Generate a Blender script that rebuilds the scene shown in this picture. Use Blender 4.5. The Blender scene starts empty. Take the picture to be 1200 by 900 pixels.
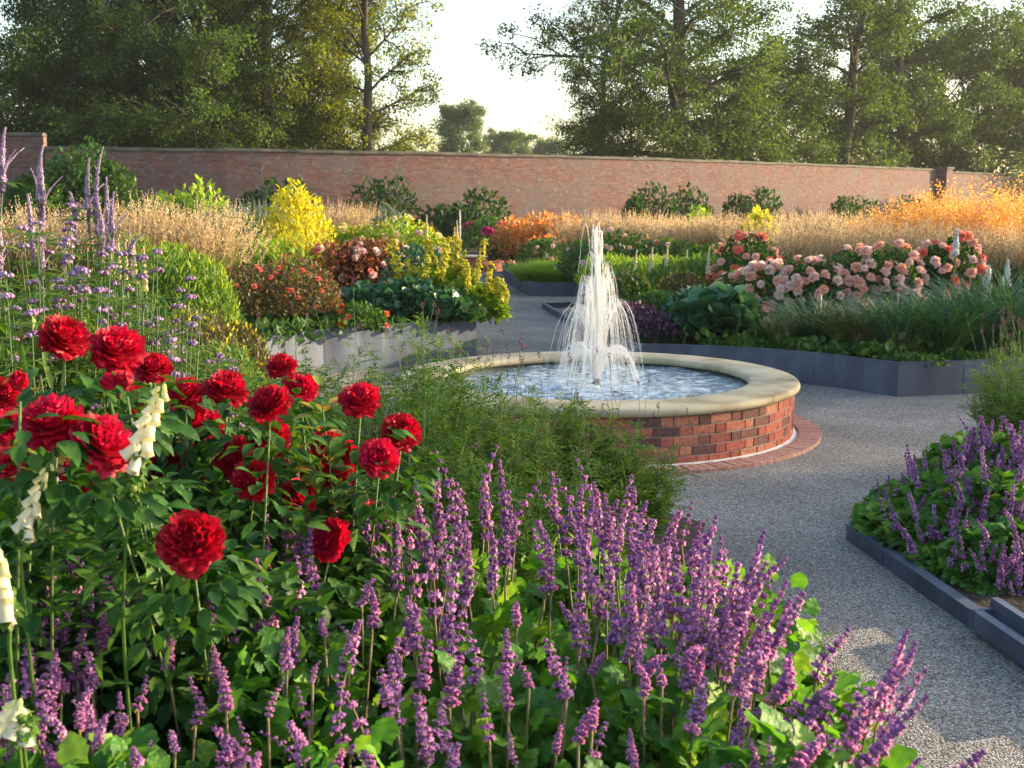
import bpy, math, random
import numpy as np
C = bpy.context.scene.collection
RG = np.random.default_rng(7)
PI = math.pi
# ------------------------------------------------------------------ camera, sky, sun, exposure
CH, F, PITCH = 2.11, 1420.0, 0.152
cam = bpy.data.objects.new('camera', bpy.data.cameras.new('camera')); C.objects.link(cam)
cam.location = (0, 0, CH); cam.rotation_euler = (PI/2-PITCH, 0, 0)
cam.data.sensor_width = 36; cam.data.lens = F/1200*36; cam.data.clip_start = .05; cam.data.clip_end = 2000
cam.data.dof.use_dof = True; cam.data.dof.focus_distance = 5.5; cam.data.dof.aperture_fstop = 11
S = bpy.context.scene; S.camera = cam
SUN_AZ, SUN_EL = 73, 13
w = bpy.data.worlds.new('World'); S.world = w; w.use_nodes = True
nt = w.node_tree; bg = nt.nodes['Background']
sky = nt.nodes.new('ShaderNodeTexSky'); sky.sky_type = 'NISHITA'; sky.sun_disc = False
sky.sun_elevation = math.radians(SUN_EL); sky.sun_rotation = math.radians(SUN_AZ)
sky.air_density = 1.0; sky.dust_density = 2.2; sky.ozone_density = 1.0
nt.links.new(sky.outputs[0], bg.inputs[0]); bg.inputs[1].default_value = 0.15
sl = bpy.data.lights.new('sun', 'SUN'); sl.energy = 3.5; sl.angle = math.radians(.6); sl.color = (1, .79, .50)
so = bpy.data.objects.new('sun', sl); C.objects.link(so)
az, el = math.radians(SUN_AZ), math.radians(SUN_EL)
from mathutils import Vector
so.rotation_euler = Vector((math.sin(az)*math.cos(el), math.cos(az)*math.cos(el), math.sin(el))).to_track_quat('Z', 'Y').to_euler()
so.location = (30, 10, 20)
S.view_settings.view_transform = 'Standard'; S.view_settings.look = 'None'
S.view_settings.exposure = 1.75; S.view_settings.gamma = 1
S.render.engine = 'CYCLES'
S.cycles.max_bounces = 6; S.cycles.transparent_max_bounces = 16; S.cycles.transmission_bounces = 4
S.cycles.use_denoising = True

# ------------------------------------------------------------------ geometry helpers
def at(px, py, Y):
    "world point seen at photo pixel (1200x900), at distance Y"
    c, s = math.cos(PITCH), math.sin(PITCH)
    b = (py-450)/F
    dz = -(s+b*c)/(c-b*s)
    d = Y*c - dz*Y*s
    return np.array([(px-600)/F*d, Y, CH+dz*Y])
def onz(px, py, z):
    c, s = math.cos(PITCH), math.sin(PITCH)
    b = (py-450)/F
    k = -(s+b*c)/(c-b*s)
    return at(px, py, (z-CH)/k)
def nrm(v):
    v = np.asarray(v, float); return v/np.maximum(np.linalg.norm(v, axis=-1, keepdims=True), 1e-9)
def frames(d, n):
    "rotation matrices whose Y axis is d and Z axis is near n"
    d = nrm(d); x = nrm(np.cross(d, n)); z = np.cross(x, d)
    return np.stack([x, d, z], -1)
class MB:
    def __init__(s): s.V=[]; s.Q=[]; s.T=[]; s.qm=[]; s.tm=[]; s.R=[]; s.n=0; s.UV=[]; s.uv=False
    def add(s, V, Q=None, T=None, m=0, rnd=0.5, uv=None):
        V = np.asarray(V, float).reshape(-1,3)
        if Q is not None and len(Q): Q=np.asarray(Q,int).reshape(-1,4)+s.n; s.Q.append(Q); s.qm.append(np.full(len(Q),m))
        if T is not None and len(T): T=np.asarray(T,int).reshape(-1,3)+s.n; s.T.append(T); s.tm.append(np.full(len(T),m))
        s.V.append(V); s.R.append(np.broadcast_to(rnd,(len(V),)).astype(float))
        if uv is not None: s.uv=True
        s.UV.append(np.zeros((len(V),2)) if uv is None else np.asarray(uv,float)); s.n += len(V)
    def inst(s, tpl, P, R, sc, m=0, rnd=None):
        V, Q, T = tpl; P=np.asarray(P,float).reshape(-1,3); n=len(P)
        if n == 0: return
        sc = np.asarray(sc,float)
        if sc.ndim==0: sc=np.full((n,3),float(sc))
        elif sc.ndim==1: sc=np.repeat(sc[:,None],3,1)
        W = V[None]*sc[:,None,:]
        W = np.einsum('nij,nvj->nvi', R, W)+P[:,None]
        off = (np.arange(n)*len(V))[:,None,None]
        if rnd is None: rnd = RG.random(n)
        s.add(W.reshape(-1,3), (Q[None]+off).reshape(-1,4) if len(Q) else None, (T[None]+off).reshape(-1,3) if len(T) else None, m, np.repeat(rnd,len(V)))
    def tube(s, pts, r, k=6, m=0, rnd=.5, cap=True):
        pts=np.asarray(pts,float); n=len(pts); r=np.broadcast_to(r,(n,)).astype(float)
        t=nrm(np.gradient(pts,axis=0)); a=np.array([0,0,1.]) if abs(t[0,2])<.9 else np.array([1.,0,0])
        x=nrm(np.cross(t,a)); y=np.cross(t,x)
        th=np.arange(k)*2*PI/k
        V=pts[:,None]+r[:,None,None]*(x[:,None]*np.cos(th)[None,:,None]+y[:,None]*np.sin(th)[None,:,None])
        i=np.arange(n-1)[:,None]*k; j=np.arange(k)[None]; j2=(j+1)%k
        Q=np.stack([i+j,i+j2,i+k+j2,i+k+j],-1).reshape(-1,4)
        V=V.reshape(-1,3); T=None
        if cap:
            V=np.vstack([V,pts[-1:]]); jj=np.arange(k); T=np.stack([(n-1)*k+jj,(n-1)*k+(jj+1)%k,np.full(k,n*k)],-1)
        s.add(V,Q,T,m,rnd)
    def box(s, c, size, m=0, rot=0, rnd=.5, ch=0):
        sx,sy,sz=[v/2 for v in size]
        V=np.array([[x,y,z] for z in (-sz,sz) for x,y in ((-sx,-sy),(sx,-sy),(sx,sy),(-sx,sy))])
        cr,sr=math.cos(rot),math.sin(rot)
        V=np.stack([V[:,0]*cr-V[:,1]*sr,V[:,0]*sr+V[:,1]*cr,V[:,2]],-1)+np.asarray(c,float)
        s.add(V,[[3,2,1,0],[4,5,6,7],[0,1,5,4],[1,2,6,5],[2,3,7,6],[3,0,4,7]],None,m,rnd)
    def build(s, name, mats, parent=None, smooth=True, off=None, loc=None):
        me=bpy.data.meshes.new(name)
        V=np.vstack(s.V) if s.V else np.zeros((0,3))
        if off is not None: V=V-np.asarray(off,float)
        Q=np.vstack(s.Q) if s.Q else np.zeros((0,4),int); T=np.vstack(s.T) if s.T else np.zeros((0,3),int)
        me.vertices.add(len(V)); me.vertices.foreach_set('co',V.astype(np.float32).ravel())
        me.loops.add(Q.size+T.size); me.loops.foreach_set('vertex_index',np.concatenate([Q.ravel(),T.ravel()]).astype(np.int32))
        me.polygons.add(len(Q)+len(T))
        ls=np.concatenate([np.arange(len(Q))*4,len(Q)*4+np.arange(len(T))*3]).astype(np.int32)
        me.polygons.foreach_set('loop_start',ls)
        if not isinstance(mats,(list,tuple)): mats=[mats]
        for m in mats: me.materials.append(m)
        mi=np.concatenate([np.concatenate(s.qm) if s.qm else np.zeros(0),np.concatenate(s.tm) if s.tm else np.zeros(0)]).astype(np.int32)
        me.update(calc_edges=True)
        me.polygons.foreach_set('material_index',mi)
        me.polygons.foreach_set('use_smooth',np.full(len(mi),smooth))
        at_=me.attributes.new('rnd','FLOAT','POINT'); at_.data.foreach_set('value',np.concatenate(s.R).astype(np.float32))
        if s.uv:
            u=me.uv_layers.new(name='UVMap'); li=np.concatenate([Q.ravel(),T.ravel()]); u.data.foreach_set('uv',np.vstack(s.UV)[li].astype(np.float32).ravel())
        me.update()
        o=bpy.data.objects.new(name,me); C.objects.link(o)
        if parent: o.parent=parent
        if loc is not None: o.location=tuple(float(v) for v in loc)
        return o
def grid(nu, nv):
    i,j=np.meshgrid(np.arange(nu-1),np.arange(nv-1),indexing='ij'); a=i*nv+j
    return np.stack([a,a+nv,a+nv+1,a+1],-1).reshape(-1,4)
def tag(o, label=None, cat=None, group=None, kind=None):
    if label: o['label']=label
    if cat: o['category']=cat
    if group: o['group']=group
    if kind: o['kind']=kind
    return o
def thing(name, loc, label, cat, group=None):
    o=bpy.data.objects.new(name,None); C.objects.link(o); o.location=tuple(float(v) for v in loc); o.empty_display_size=.1
    return tag(o,label,cat,group,'thing')
def place(name, me, parent, loc, rot=None, sc=1, label=None):
    "another object of an existing mesh as a part"
    o=bpy.data.objects.new(name,me); C.objects.link(o); o.parent=parent
    o.location=tuple(float(v) for v in loc)
    if rot is not None: o.rotation_mode='QUATERNION'; o.rotation_quaternion=rot
    o.scale=(sc,sc,sc) if np.ndim(sc)==0 else tuple(float(v) for v in sc)
    if label: o['label']=label
    return o
def copy_tree(o, loc, rz=0, sc=1, label=None):
    c=o.copy(); C.objects.link(c); c.location=tuple(float(v) for v in loc); c.rotation_euler=(0,0,rz); c.scale=(sc,)*3
    if label: c['label']=label
    for ch in o.children:
        d=ch.copy(); C.objects.link(d); d.parent=c
        for g in ch.children:
            e=g.copy(); C.objects.link(e); e.parent=d
    return c

# ------------------------------------------------------------------ materials
def mat(name):
    m=bpy.data.materials.new(name); m.use_nodes=True; n=m.node_tree
    return m,n,n.nodes['Principled BSDF'],n.nodes['Material Output']
def N(n,t,**k):
    x=n.nodes.new(t)
    for a,b in k.items(): setattr(x,a,b)
    return x
def ramp(n,fac,stops,interp='LINEAR'):
    r=N(n,'ShaderNodeValToRGB'); r.color_ramp.interpolation=interp
    e=r.color_ramp.elements
    while len(e)<len(stops): e.new(.5)
    for q,(p,c) in zip(e,stops): q.position=p; q.color=(*c,1) if len(c)==3 else c
    n.links.new(fac,r.inputs[0]); return r.outputs[0]
def leafmat(name, stops, transl=.4, tcol=(1.25,1.25,.55), rough=.5, nscale=25, spec=.4, bump=0, bscale=60, ov=.3):
    m,n,b,out=mat(name)
    a=N(n,'ShaderNodeAttribute',attribute_name='rnd')
    oi=N(n,'ShaderNodeObjectInfo'); ma=N(n,'ShaderNodeMath',operation='MULTIPLY_ADD'); ma.inputs[1].default_value=ov; n.links.new(oi.outputs['Random'],ma.inputs[0]); ms_=N(n,'ShaderNodeMath',operation='SUBTRACT'); ms_.inputs[1].default_value=ov/2; n.links.new(a.outputs['Fac'],ms_.inputs[0]); n.links.new(ms_.outputs[0],ma.inputs[2])
    col=ramp(n,ma.outputs[0],[(i/(max(1,len(stops)-1)),c) for i,c in enumerate(stops)])
    nz=N(n,'ShaderNodeTexNoise'); nz.inputs['Scale'].default_value=nscale; nz.inputs['Detail'].default_value=2
    mr=N(n,'ShaderNodeMapRange'); mr.inputs[1].default_value=.3; mr.inputs[2].default_value=.7; mr.inputs[3].default_value=.72; mr.inputs[4].default_value=1.25
    tc=N(n,'ShaderNodeTexCoord'); n.links.new(tc.outputs['Object'],nz.inputs['Vector'])
    n.links.new(nz.outputs[0],mr.inputs[0])
    mx=N(n,'ShaderNodeMix',data_type='RGBA',blend_type='MULTIPLY'); mx.inputs[0].default_value=1
    n.links.new(col,mx.inputs[6]); n.links.new(mr.outputs[0],mx.inputs[7])
    n.links.new(mx.outputs[2],b.inputs['Base Color']); b.inputs['Roughness'].default_value=rough; b.inputs['Specular IOR Level'].default_value=spec
    if bump:
        nb=N(n,'ShaderNodeTexNoise'); nb.inputs['Scale'].default_value=bscale; n.links.new(tc.outputs['Object'],nb.inputs['Vector'])
        bp=N(n,'ShaderNodeBump'); bp.inputs['Strength'].default_value=bump; bp.inputs['Distance'].default_value=.004; n.links.new(nb.outputs[0],bp.inputs['Height']); n.links.new(bp.outputs[0],b.inputs['Normal'])
    if transl>0:
        t=N(n,'ShaderNodeBsdfTranslucent'); m2=N(n,'ShaderNodeMix',data_type='RGBA',blend_type='MULTIPLY'); m2.inputs[0].default_value=1; m2.inputs[7].default_value=(*tcol,1)
        n.links.new(mx.outputs[2],m2.inputs[6]); n.links.new(m2.outputs[2],t.inputs[0])
        ms=N(n,'ShaderNodeMixShader'); ms.inputs[0].default_value=transl
        n.links.new(b.outputs[0],ms.inputs[1]); n.links.new(t.outputs[0],ms.inputs[2]); n.links.new(ms.outputs[0],out.inputs[0])
    return m
def brickmat(name, stops, rough=.85, bs=40):
    "colour per brick from the brick's own random value, with speckle and grime"
    m,n,b,out=mat(name)
    a=N(n,'ShaderNodeAttribute',attribute_name='rnd')
    col=ramp(n,a.outputs['Fac'],[(i/(len(stops)-1),c) for i,c in enumerate(stops)])
    tc=N(n,'ShaderNodeTexCoord'); nz=N(n,'ShaderNodeTexNoise'); nz.inputs['Scale'].default_value=bs; nz.inputs['Detail'].default_value=6; n.links.new(tc.outputs['Object'],nz.inputs['Vector'])
    mr=N(n,'ShaderNodeMapRange'); mr.inputs[1].default_value=.3; mr.inputs[2].default_value=.7; mr.inputs[3].default_value=.6; mr.inputs[4].default_value=1.35; n.links.new(nz.outputs[0],mr.inputs[0])
    mx=N(n,'ShaderNodeMix',data_type='RGBA',blend_type='MULTIPLY'); mx.inputs[0].default_value=1; n.links.new(col,mx.inputs[6]); n.links.new(mr.outputs[0],mx.inputs[7])
    n.links.new(mx.outputs[2],b.inputs['Base Color']); b.inputs['Roughness'].default_value=rough; b.inputs['Specular IOR Level'].default_value=.3
    bp=N(n,'ShaderNodeBump'); bp.inputs['Strength'].default_value=.6; bp.inputs['Distance'].default_value=.006; n.links.new(nz.outputs[0],bp.inputs['Height']); n.links.new(bp.outputs[0],b.inputs['Normal'])
    return m
def noisemat(name, stops, scale=5, rough=.8, metal=0, bump=.3, bdist=.01, detail=6, stretch=(1,1,1), spec=.4, bscale=None):
    m,n,b,out=mat(name)
    tc=N(n,'ShaderNodeTexCoord'); mp=N(n,'ShaderNodeMapping'); mp.inputs['Scale'].default_value=stretch; n.links.new(tc.outputs['Object'],mp.inputs[0])
    nz=N(n,'ShaderNodeTexNoise'); nz.inputs['Scale'].default_value=scale; nz.inputs['Detail'].default_value=detail; n.links.new(mp.outputs[0],nz.inputs['Vector'])
    col=ramp(n,nz.outputs[0],[(.3+.4*i/(len(stops)-1),c) for i,c in enumerate(stops)])
    n.links.new(col,b.inputs['Base Color']); b.inputs['Roughness'].default_value=rough; b.inputs['Metallic'].default_value=metal; b.inputs['Specular IOR Level'].default_value=spec
    nb=nz
    if bscale: nb=N(n,'ShaderNodeTexNoise'); nb.inputs['Scale'].default_value=bscale; nb.inputs['Detail'].default_value=4; n.links.new(tc.outputs['Object'],nb.inputs['Vector'])
    bp=N(n,'ShaderNodeBump'); bp.inputs['Strength'].default_value=bump; bp.inputs['Distance'].default_value=bdist; n.links.new(nb.outputs[0],bp.inputs['Height']); n.links.new(bp.outputs[0],b.inputs['Normal'])
    return m
G=lambda *c: c
M={}
M['salvia_leaf']=leafmat('salvia leaf',[(.04,.135,.022),(.065,.20,.028),(.10,.27,.034),(.19,.35,.045)],.42,(1.5,1.35,.45),.5,30,.35,.9,90)
M['rose_leaf']=leafmat('rose leaf',[(.018,.07,.014),(.03,.10,.017),(.048,.14,.022),(.09,.18,.03)],.36,(1.5,1.35,.45),.55,40,.25,.4,80)
M['rose_new']=leafmat('young rose leaf',[(.2,.26,.03),(.33,.30,.04),(.30,.16,.03)],.45,(1.3,1.1,.5),.4)
M['stem']=leafmat('green stem',[(.06,.13,.03),(.12,.18,.04)],0,rough=.6)
M['red_stem']=leafmat('salvia stem',[(.11,.17,.04),(.17,.13,.05),(.22,.13,.08)],0,rough=.6)
M['calyx']=leafmat('salvia calyx',[(.22,.09,.29),(.33,.13,.36),(.47,.19,.38)],.3,(1.5,.8,1.1),.6,80)
M['corolla']=leafmat('salvia flower',[(.50,.25,.55),(.62,.32,.57),(.72,.42,.60)],.4,(1.4,.85,1.0),.6,80)
M['red_petal']=leafmat('red rose petal',[(.36,.003,.016),(.52,.005,.03),(.62,.012,.08)],.36,(1.3,.5,.8),.5,30,.35,ov=.6)
M['cream']=leafmat('foxglove bell',[(.62,.62,.28),(.80,.74,.50),(.82,.78,.62)],.35,(1.1,1.05,.8),.5)
M['feather']=leafmat('feathery foliage',[(.05,.13,.02),(.085,.19,.025),(.14,.25,.04),(.22,.28,.06)],.4,(1.5,1.35,.45),.55)
M['burnet']=leafmat('burnet head',[(.14,.03,.06),(.22,.06,.10),(.36,.18,.22)],.2,(1.2,.8,.8))
M['lilac']=leafmat('lilac spike',[(.36,.26,.42),(.46,.34,.52),(.55,.42,.50)],.35,(1.3,1,1))
M['mauve']=leafmat('mauve bloom',[(.28,.15,.32),(.40,.25,.43),(.52,.38,.50)],.3,(1.2,1,1))
M['mid_leaf']=leafmat('mid green leaf',[(.03,.085,.015),(.05,.13,.02),(.08,.17,.03)],.4,(1.5,1.35,.45))
M['lime_leaf']=leafmat('lime leaf',[(.14,.27,.02),(.24,.38,.025),(.36,.46,.03)],.45,(1.3,1.2,.5))
M['yellow_leaf']=leafmat('golden leaf',[(.34,.40,.02),(.54,.52,.03),(.68,.60,.05)],.45,(1.25,1.1,.5))
M['grey_leaf']=leafmat('grey green leaf',[(.10,.15,.12),(.16,.2,.16),(.2,.24,.22)],.25)
M['blue_leaf']=leafmat('blue green leaf',[(.025,.085,.04),(.04,.13,.06),(.07,.17,.09)],.3,(1.4,1.3,.6),.35,30,.5)
M['bronze_leaf']=leafmat('bronze leaf',[(.12,.05,.03),(.25,.07,.04),(.30,.13,.05),(.12,.13,.03)],.4,(1.4,1,.6))
M['olive_leaf']=leafmat('olive leaf',[(.05,.075,.02),(.09,.11,.03),(.16,.12,.05),(.22,.15,.08)],.4,(1.4,1.1,.6))
M['purple_leaf']=leafmat('purple leaf',[(.05,.022,.05),(.08,.035,.075),(.12,.06,.11)],.3,(1.4,.9,1))
M['tan_grass']=leafmat('tan grass plume',[(.40,.30,.18),(.54,.42,.27),(.66,.54,.38)],.45,(1.2,1.05,.75),.6)
M['green_blade']=leafmat('grass blade',[(.04,.12,.03),(.06,.16,.05),(.10,.2,.07)],.35,(1.4,1.3,.5),.4)
M['olive_blade']=leafmat('olive blade',[(.08,.12,.03),(.13,.16,.04),(.22,.2,.06)],.35,(1.4,1.2,.6))
M['lime_blade']=leafmat('lime blade',[(.16,.34,.02),(.26,.44,.03),(.36,.5,.05)],.4,(1.3,1.2,.5))
M['gold_plume']=leafmat('golden plume',[(.60,.34,.09),(.72,.46,.15),(.80,.58,.26)],.5,(1.4,1.0,.5),.6)
M['cotinus']=leafmat('orange smoke plume',[(.55,.20,.05),(.66,.30,.09),(.5,.36,.12)],.45,(1.3,1,.6),.6)
M['peach']=leafmat('peach rose petal',[(.80,.32,.18),(.84,.44,.32),(.85,.56,.46),(.86,.68,.58)],.4,(1.1,.9,.8),.6)
M['blush']=leafmat('blush rose petal',[(.82,.45,.42),(.85,.62,.55),(.85,.74,.66)],.4,(1.1,.95,.9),.6)
M['pale_yellow']=leafmat('pale yellow petal',[(.80,.62,.22),(.84,.74,.38),(.85,.8,.55)],.4,(1.1,1,.8),.6)
M['orange']=leafmat('orange petal',[(.80,.16,.03),(.84,.24,.06)],.4,(1.1,.9,.8),.6)
M['coral']=leafmat('coral petal',[(.80,.18,.10),(.82,.28,.2)],.4,(1.1,.9,.8),.6)
M['magenta']=leafmat('magenta petal',[(.5,.02,.18),(.6,.05,.25)],.4,(1.1,.9,.8),.6)
M['white_petal']=leafmat('white petal',[(.7,.75,.72),(.8,.82,.8)],.4,(1.05,1,.95),.6)
M['tree_dark']=leafmat('dark tree leaf',[(.012,.044,.016),(.02,.064,.02),(.04,.098,.024)],.45,(1.9,1.5,.4),.55,2)
M['tree_mid']=leafmat('tree leaf',[(.028,.072,.016),(.045,.10,.02),(.08,.145,.026)],.5,(2.0,1.6,.35),.55,2)
M['tree_light']=leafmat('light tree leaf',[(.13,.19,.02),(.18,.25,.024),(.26,.30,.03)],.55,(1.8,1.45,.3),.55,2)
M['bark']=noisemat('bark',[(.05,.038,.028),(.10,.08,.06)],3,.95,bump=.8,bdist=.05,stretch=(1,1,.25))
M['wood_stem']=noisemat('woody stem',[(.07,.05,.03),(.12,.09,.06)],20,.9)
M['stone']=noisemat('sandstone coping',[(.20,.16,.09),(.42,.35,.22),(.52,.45,.31)],2.2,.75,bump=.25,bdist=.004,bscale=60)
M['mortar']=noisemat('mortar',[(.22,.2,.17),(.34,.31,.27)],30,.95)
M['lime']=noisemat('lime fillet',[(.5,.48,.45),(.72,.70,.68)],12,.9)
M['brick']=brickmat('fountain brick',[(.12,.06,.06),(.17,.075,.06),(.30,.085,.06),(.38,.10,.07),(.42,.13,.085),(.43,.19,.11)])
M['paver']=brickmat('apron brick',[(.36,.18,.14),(.42,.22,.17),(.46,.27,.21),(.40,.2,.16)])
M['soil']=noisemat('soil',[(.03,.02,.012),(.07,.048,.03)],12,1,bump=1,bdist=.04)
M['park']=noisemat('park grass',[(.05,.09,.02),(.08,.13,.03)],.5,1)
M['lining']=noisemat('basin lining',[(.015,.02,.02),(.04,.045,.04)],8,.4)
M['iron']=noisemat('nozzle metal',[(.1,.1,.1),(.2,.19,.17)],20,.4,.8)

def zincmat(name='zinc'):
    m,n,b,out=mat(name)
    tc=N(n,'ShaderNodeTexCoord'); mp=N(n,'ShaderNodeMapping'); mp.inputs['Scale'].default_value=(2.2,2.2,.5); n.links.new(tc.outputs['Object'],mp.inputs[0])
    nz=N(n,'ShaderNodeTexNoise'); nz.inputs['Scale'].default_value=2; nz.inputs['Detail'].default_value=8; nz.inputs['Roughness'].default_value=.6; n.links.new(mp.outputs[0],nz.inputs[0])
    n2=N(n,'ShaderNodeTexNoise'); n2.inputs['Scale'].default_value=1.3; n2.inputs['Detail'].default_value=3; n.links.new(tc.outputs['Object'],n2.inputs[0])
    ad=N(n,'ShaderNodeMath',operation='MULTIPLY_ADD'); ad.inputs[1].default_value=.55; n.links.new(nz.outputs[0],ad.inputs[0])
    m5=N(n,'ShaderNodeMath',operation='MULTIPLY'); m5.inputs[1].default_value=.45; n.links.new(n2.outputs[0],m5.inputs[0]); n.links.new(m5.outputs[0],ad.inputs[2])
    col=ramp(n,ad.outputs[0],[(.36,(.045,.055,.085)),(.50,(.075,.09,.13)),(.60,(.11,.13,.18)),(.72,(.20,.24,.30))])
    n.links.new(col,b.inputs['Base Color']); b.inputs['Metallic'].default_value=.35; b.inputs['Roughness'].default_value=.5
    bp=N(n,'ShaderNodeBump'); bp.inputs['Strength'].default_value=.15; bp.inputs['Distance'].default_value=.01; n.links.new(n2.outputs[0],bp.inputs['Height']); n.links.new(bp.outputs[0],b.inputs['Normal'])
    return m
M['zinc']=zincmat()
def gravelmat():
    m,n,b,out=mat('gravel')
    tc=N(n,'ShaderNodeTexCoord')
    vo=N(n,'ShaderNodeTexVoronoi'); vo.inputs['Scale'].default_value=105; n.links.new(tc.outputs['Object'],vo.inputs['Vector'])
    sp=N(n,'ShaderNodeSeparateColor'); n.links.new(vo.outputs['Color'],sp.inputs[0])
    col=ramp(n,sp.outputs[0],[(0,(.13,.12,.115)),(.2,(.25,.225,.20)),(.45,(.36,.34,.32)),(.62,(.42,.34,.25)),(.8,(.40,.42,.44)),(1,(.66,.64,.60))])
    n2=N(n,'ShaderNodeTexNoise'); n2.inputs['Scale'].default_value=1.1; n2.inputs['Detail'].default_value=5; n.links.new(tc.outputs['Object'],n2.inputs[0])
    mr=N(n,'ShaderNodeMapRange'); mr.inputs[1].default_value=.35; mr.inputs[2].default_value=.65; mr.inputs[3].default_value=.78; mr.inputs[4].default_value=1.12; n.links.new(n2.outputs[0],mr.inputs[0])
    # colour darkens away from each pebble's centre
    dg=ramp(n,vo.outputs['Distance'],[(.0,(1,1,1)),(.5,(.9,.9,.9)),(.8,(.45,.42,.4))])
    mx=N(n,'ShaderNodeMix',data_type='RGBA',blend_type='MULTIPLY'); mx.inputs[0].default_value=1; n.links.new(col,mx.inputs[6]); n.links.new(mr.outputs[0],mx.inputs[7])
    m2=N(n,'ShaderNodeMix',data_type='RGBA',blend_type='MULTIPLY'); m2.inputs[0].default_value=1; n.links.new(mx.outputs[2],m2.inputs[6]); n.links.new(dg,m2.inputs[7])
    n.links.new(m2.outputs[2],b.inputs['Base Color']); b.inputs['Roughness'].default_value=.9; b.inputs['Specular IOR Level'].default_value=.2
    inv=N(n,'ShaderNodeMath',operation='SUBTRACT'); inv.inputs[0].default_value=1; n.links.new(vo.outputs['Distance'],inv.inputs[1])
    bp=N(n,'ShaderNodeBump'); bp.inputs['Strength'].default_value=.9; bp.inputs['Distance'].default_value=.012; n.links.new(inv.outputs[0],bp.inputs['Height']); n.links.new(bp.outputs[0],b.inputs['Normal'])
    return m
M['gravel']=gravelmat()
def wallmat():
    m,n,b,out=mat('old brick wall')
    uv=N(n,'ShaderNodeUVMap'); uv.uv_map='UVMap'
    br=N(n,'ShaderNodeTexBrick'); br.inputs['Scale'].default_value=1; br.inputs['Brick Width'].default_value=.235; br.inputs['Row Height'].default_value=.078; br.inputs['Mortar Size'].default_value=.007; br.inputs['Mortar Smooth'].default_value=.3
    br.inputs['Color1'].default_value=(0,0,0,1); br.inputs['Color2'].default_value=(1,1,1,1); br.inputs['Mortar'].default_value=(.5,.5,.5,1); br.offset=.5
    n.links.new(uv.outputs[0],br.inputs[0])
    col=ramp(n,br.outputs['Color'],[(0,(.085,.045,.05)),(.3,(.13,.055,.05)),(.55,(.15,.055,.043)),(.8,(.175,.075,.06)),(1,(.13,.095,.088))])
    n2=N(n,'ShaderNodeTexNoise'); n2.inputs['Scale'].default_value=.7; n2.inputs['Detail'].default_value=8; n2.inputs['Roughness'].default_value=.65; n.links.new(uv.outputs[0],n2.inputs[0])
    f=ramp(n,n2.outputs[0],[(.46,(0,0,0)),(.62,(.8,.8,.8))])
    mx=N(n,'ShaderNodeMix',data_type='RGBA'); n.links.new(f,mx.inputs[0]); n.links.new(col,mx.inputs[6]); mx.inputs[7].default_value=(.115,.092,.088,1)
    n3=N(n,'ShaderNodeTexNoise'); n3.inputs['Scale'].default_value=5; n3.inputs['Detail'].default_value=4; n.links.new(uv.outputs[0],n3.inputs[0])
    f3=ramp(n,n3.outputs[0],[(.56,(0,0,0)),(.7,(.6,.6,.6))])
    mz=N(n,'ShaderNodeMix',data_type='RGBA'); n.links.new(f3,mz.inputs[0]); n.links.new(mx.outputs[2],mz.inputs[6]); mz.inputs[7].default_value=(.21,.185,.17,1)
    m3=N(n,'ShaderNodeMix',data_type='RGBA'); n.links.new(br.outputs['Fac'],m3.inputs[0]); n.links.new(mz.outputs[2],m3.inputs[6]); m3.inputs[7].default_value=(.15,.125,.115,1)
    n.links.new(m3.outputs[2],b.inputs['Base Color']); b.inputs['Roughness'].default_value=.95
    return m
M['wall']=wallmat()
def watermat():
    m,n,b,out=mat('fountain water')
    tc=N(n,'ShaderNodeTexCoord')
    mp=N(n,'ShaderNodeMapping'); mp.inputs['Scale'].default_value=(1,1.7,1); n.links.new(tc.outputs['Object'],mp.inputs[0])
    nz=N(n,'ShaderNodeTexNoise'); nz.inputs['Scale'].default_value=9; nz.inputs['Detail'].default_value=7; nz.inputs['Distortion'].default_value=1.2; n.links.new(mp.outputs[0],nz.inputs[0])
    ln=N(n,'ShaderNodeVectorMath',operation='LENGTH'); n.links.new(tc.outputs['Object'],ln.inputs[0])
    mr=N(n,'ShaderNodeMapRange'); mr.inputs[1].default_value=0; mr.inputs[2].default_value=1.4; mr.inputs[3].default_value=.14; mr.inputs[4].default_value=-.12; n.links.new(ln.outputs['Value'],mr.inputs[0])
    ad=N(n,'ShaderNodeMath',operation='ADD'); n.links.new(nz.outputs[0],ad.inputs[0]); n.links.new(mr.outputs[0],ad.inputs[1])
    f=ramp(n,ad.outputs[0],[(.38,(.08,.08,.08)),(.56,(.9,.9,.9))])
    mx=N(n,'ShaderNodeMix',data_type='RGBA'); n.links.new(f,mx.inputs[0]); mx.inputs[6].default_value=(.10,.15,.17,1); mx.inputs[7].default_value=(.74,.80,.83,1)
    n.links.new(mx.outputs[2],b.inputs['Base Color']); b.inputs['Roughness'].default_value=.12; b.inputs['IOR'].default_value=1.33
    bp=N(n,'ShaderNodeBump'); bp.inputs['Strength'].default_value=.7; bp.inputs['Distance'].default_value=.05; n.links.new(nz.outputs[0],bp.inputs['Height']); n.links.new(bp.outputs[0],b.inputs['Normal'])
    return m
M['water']=watermat()
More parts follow.
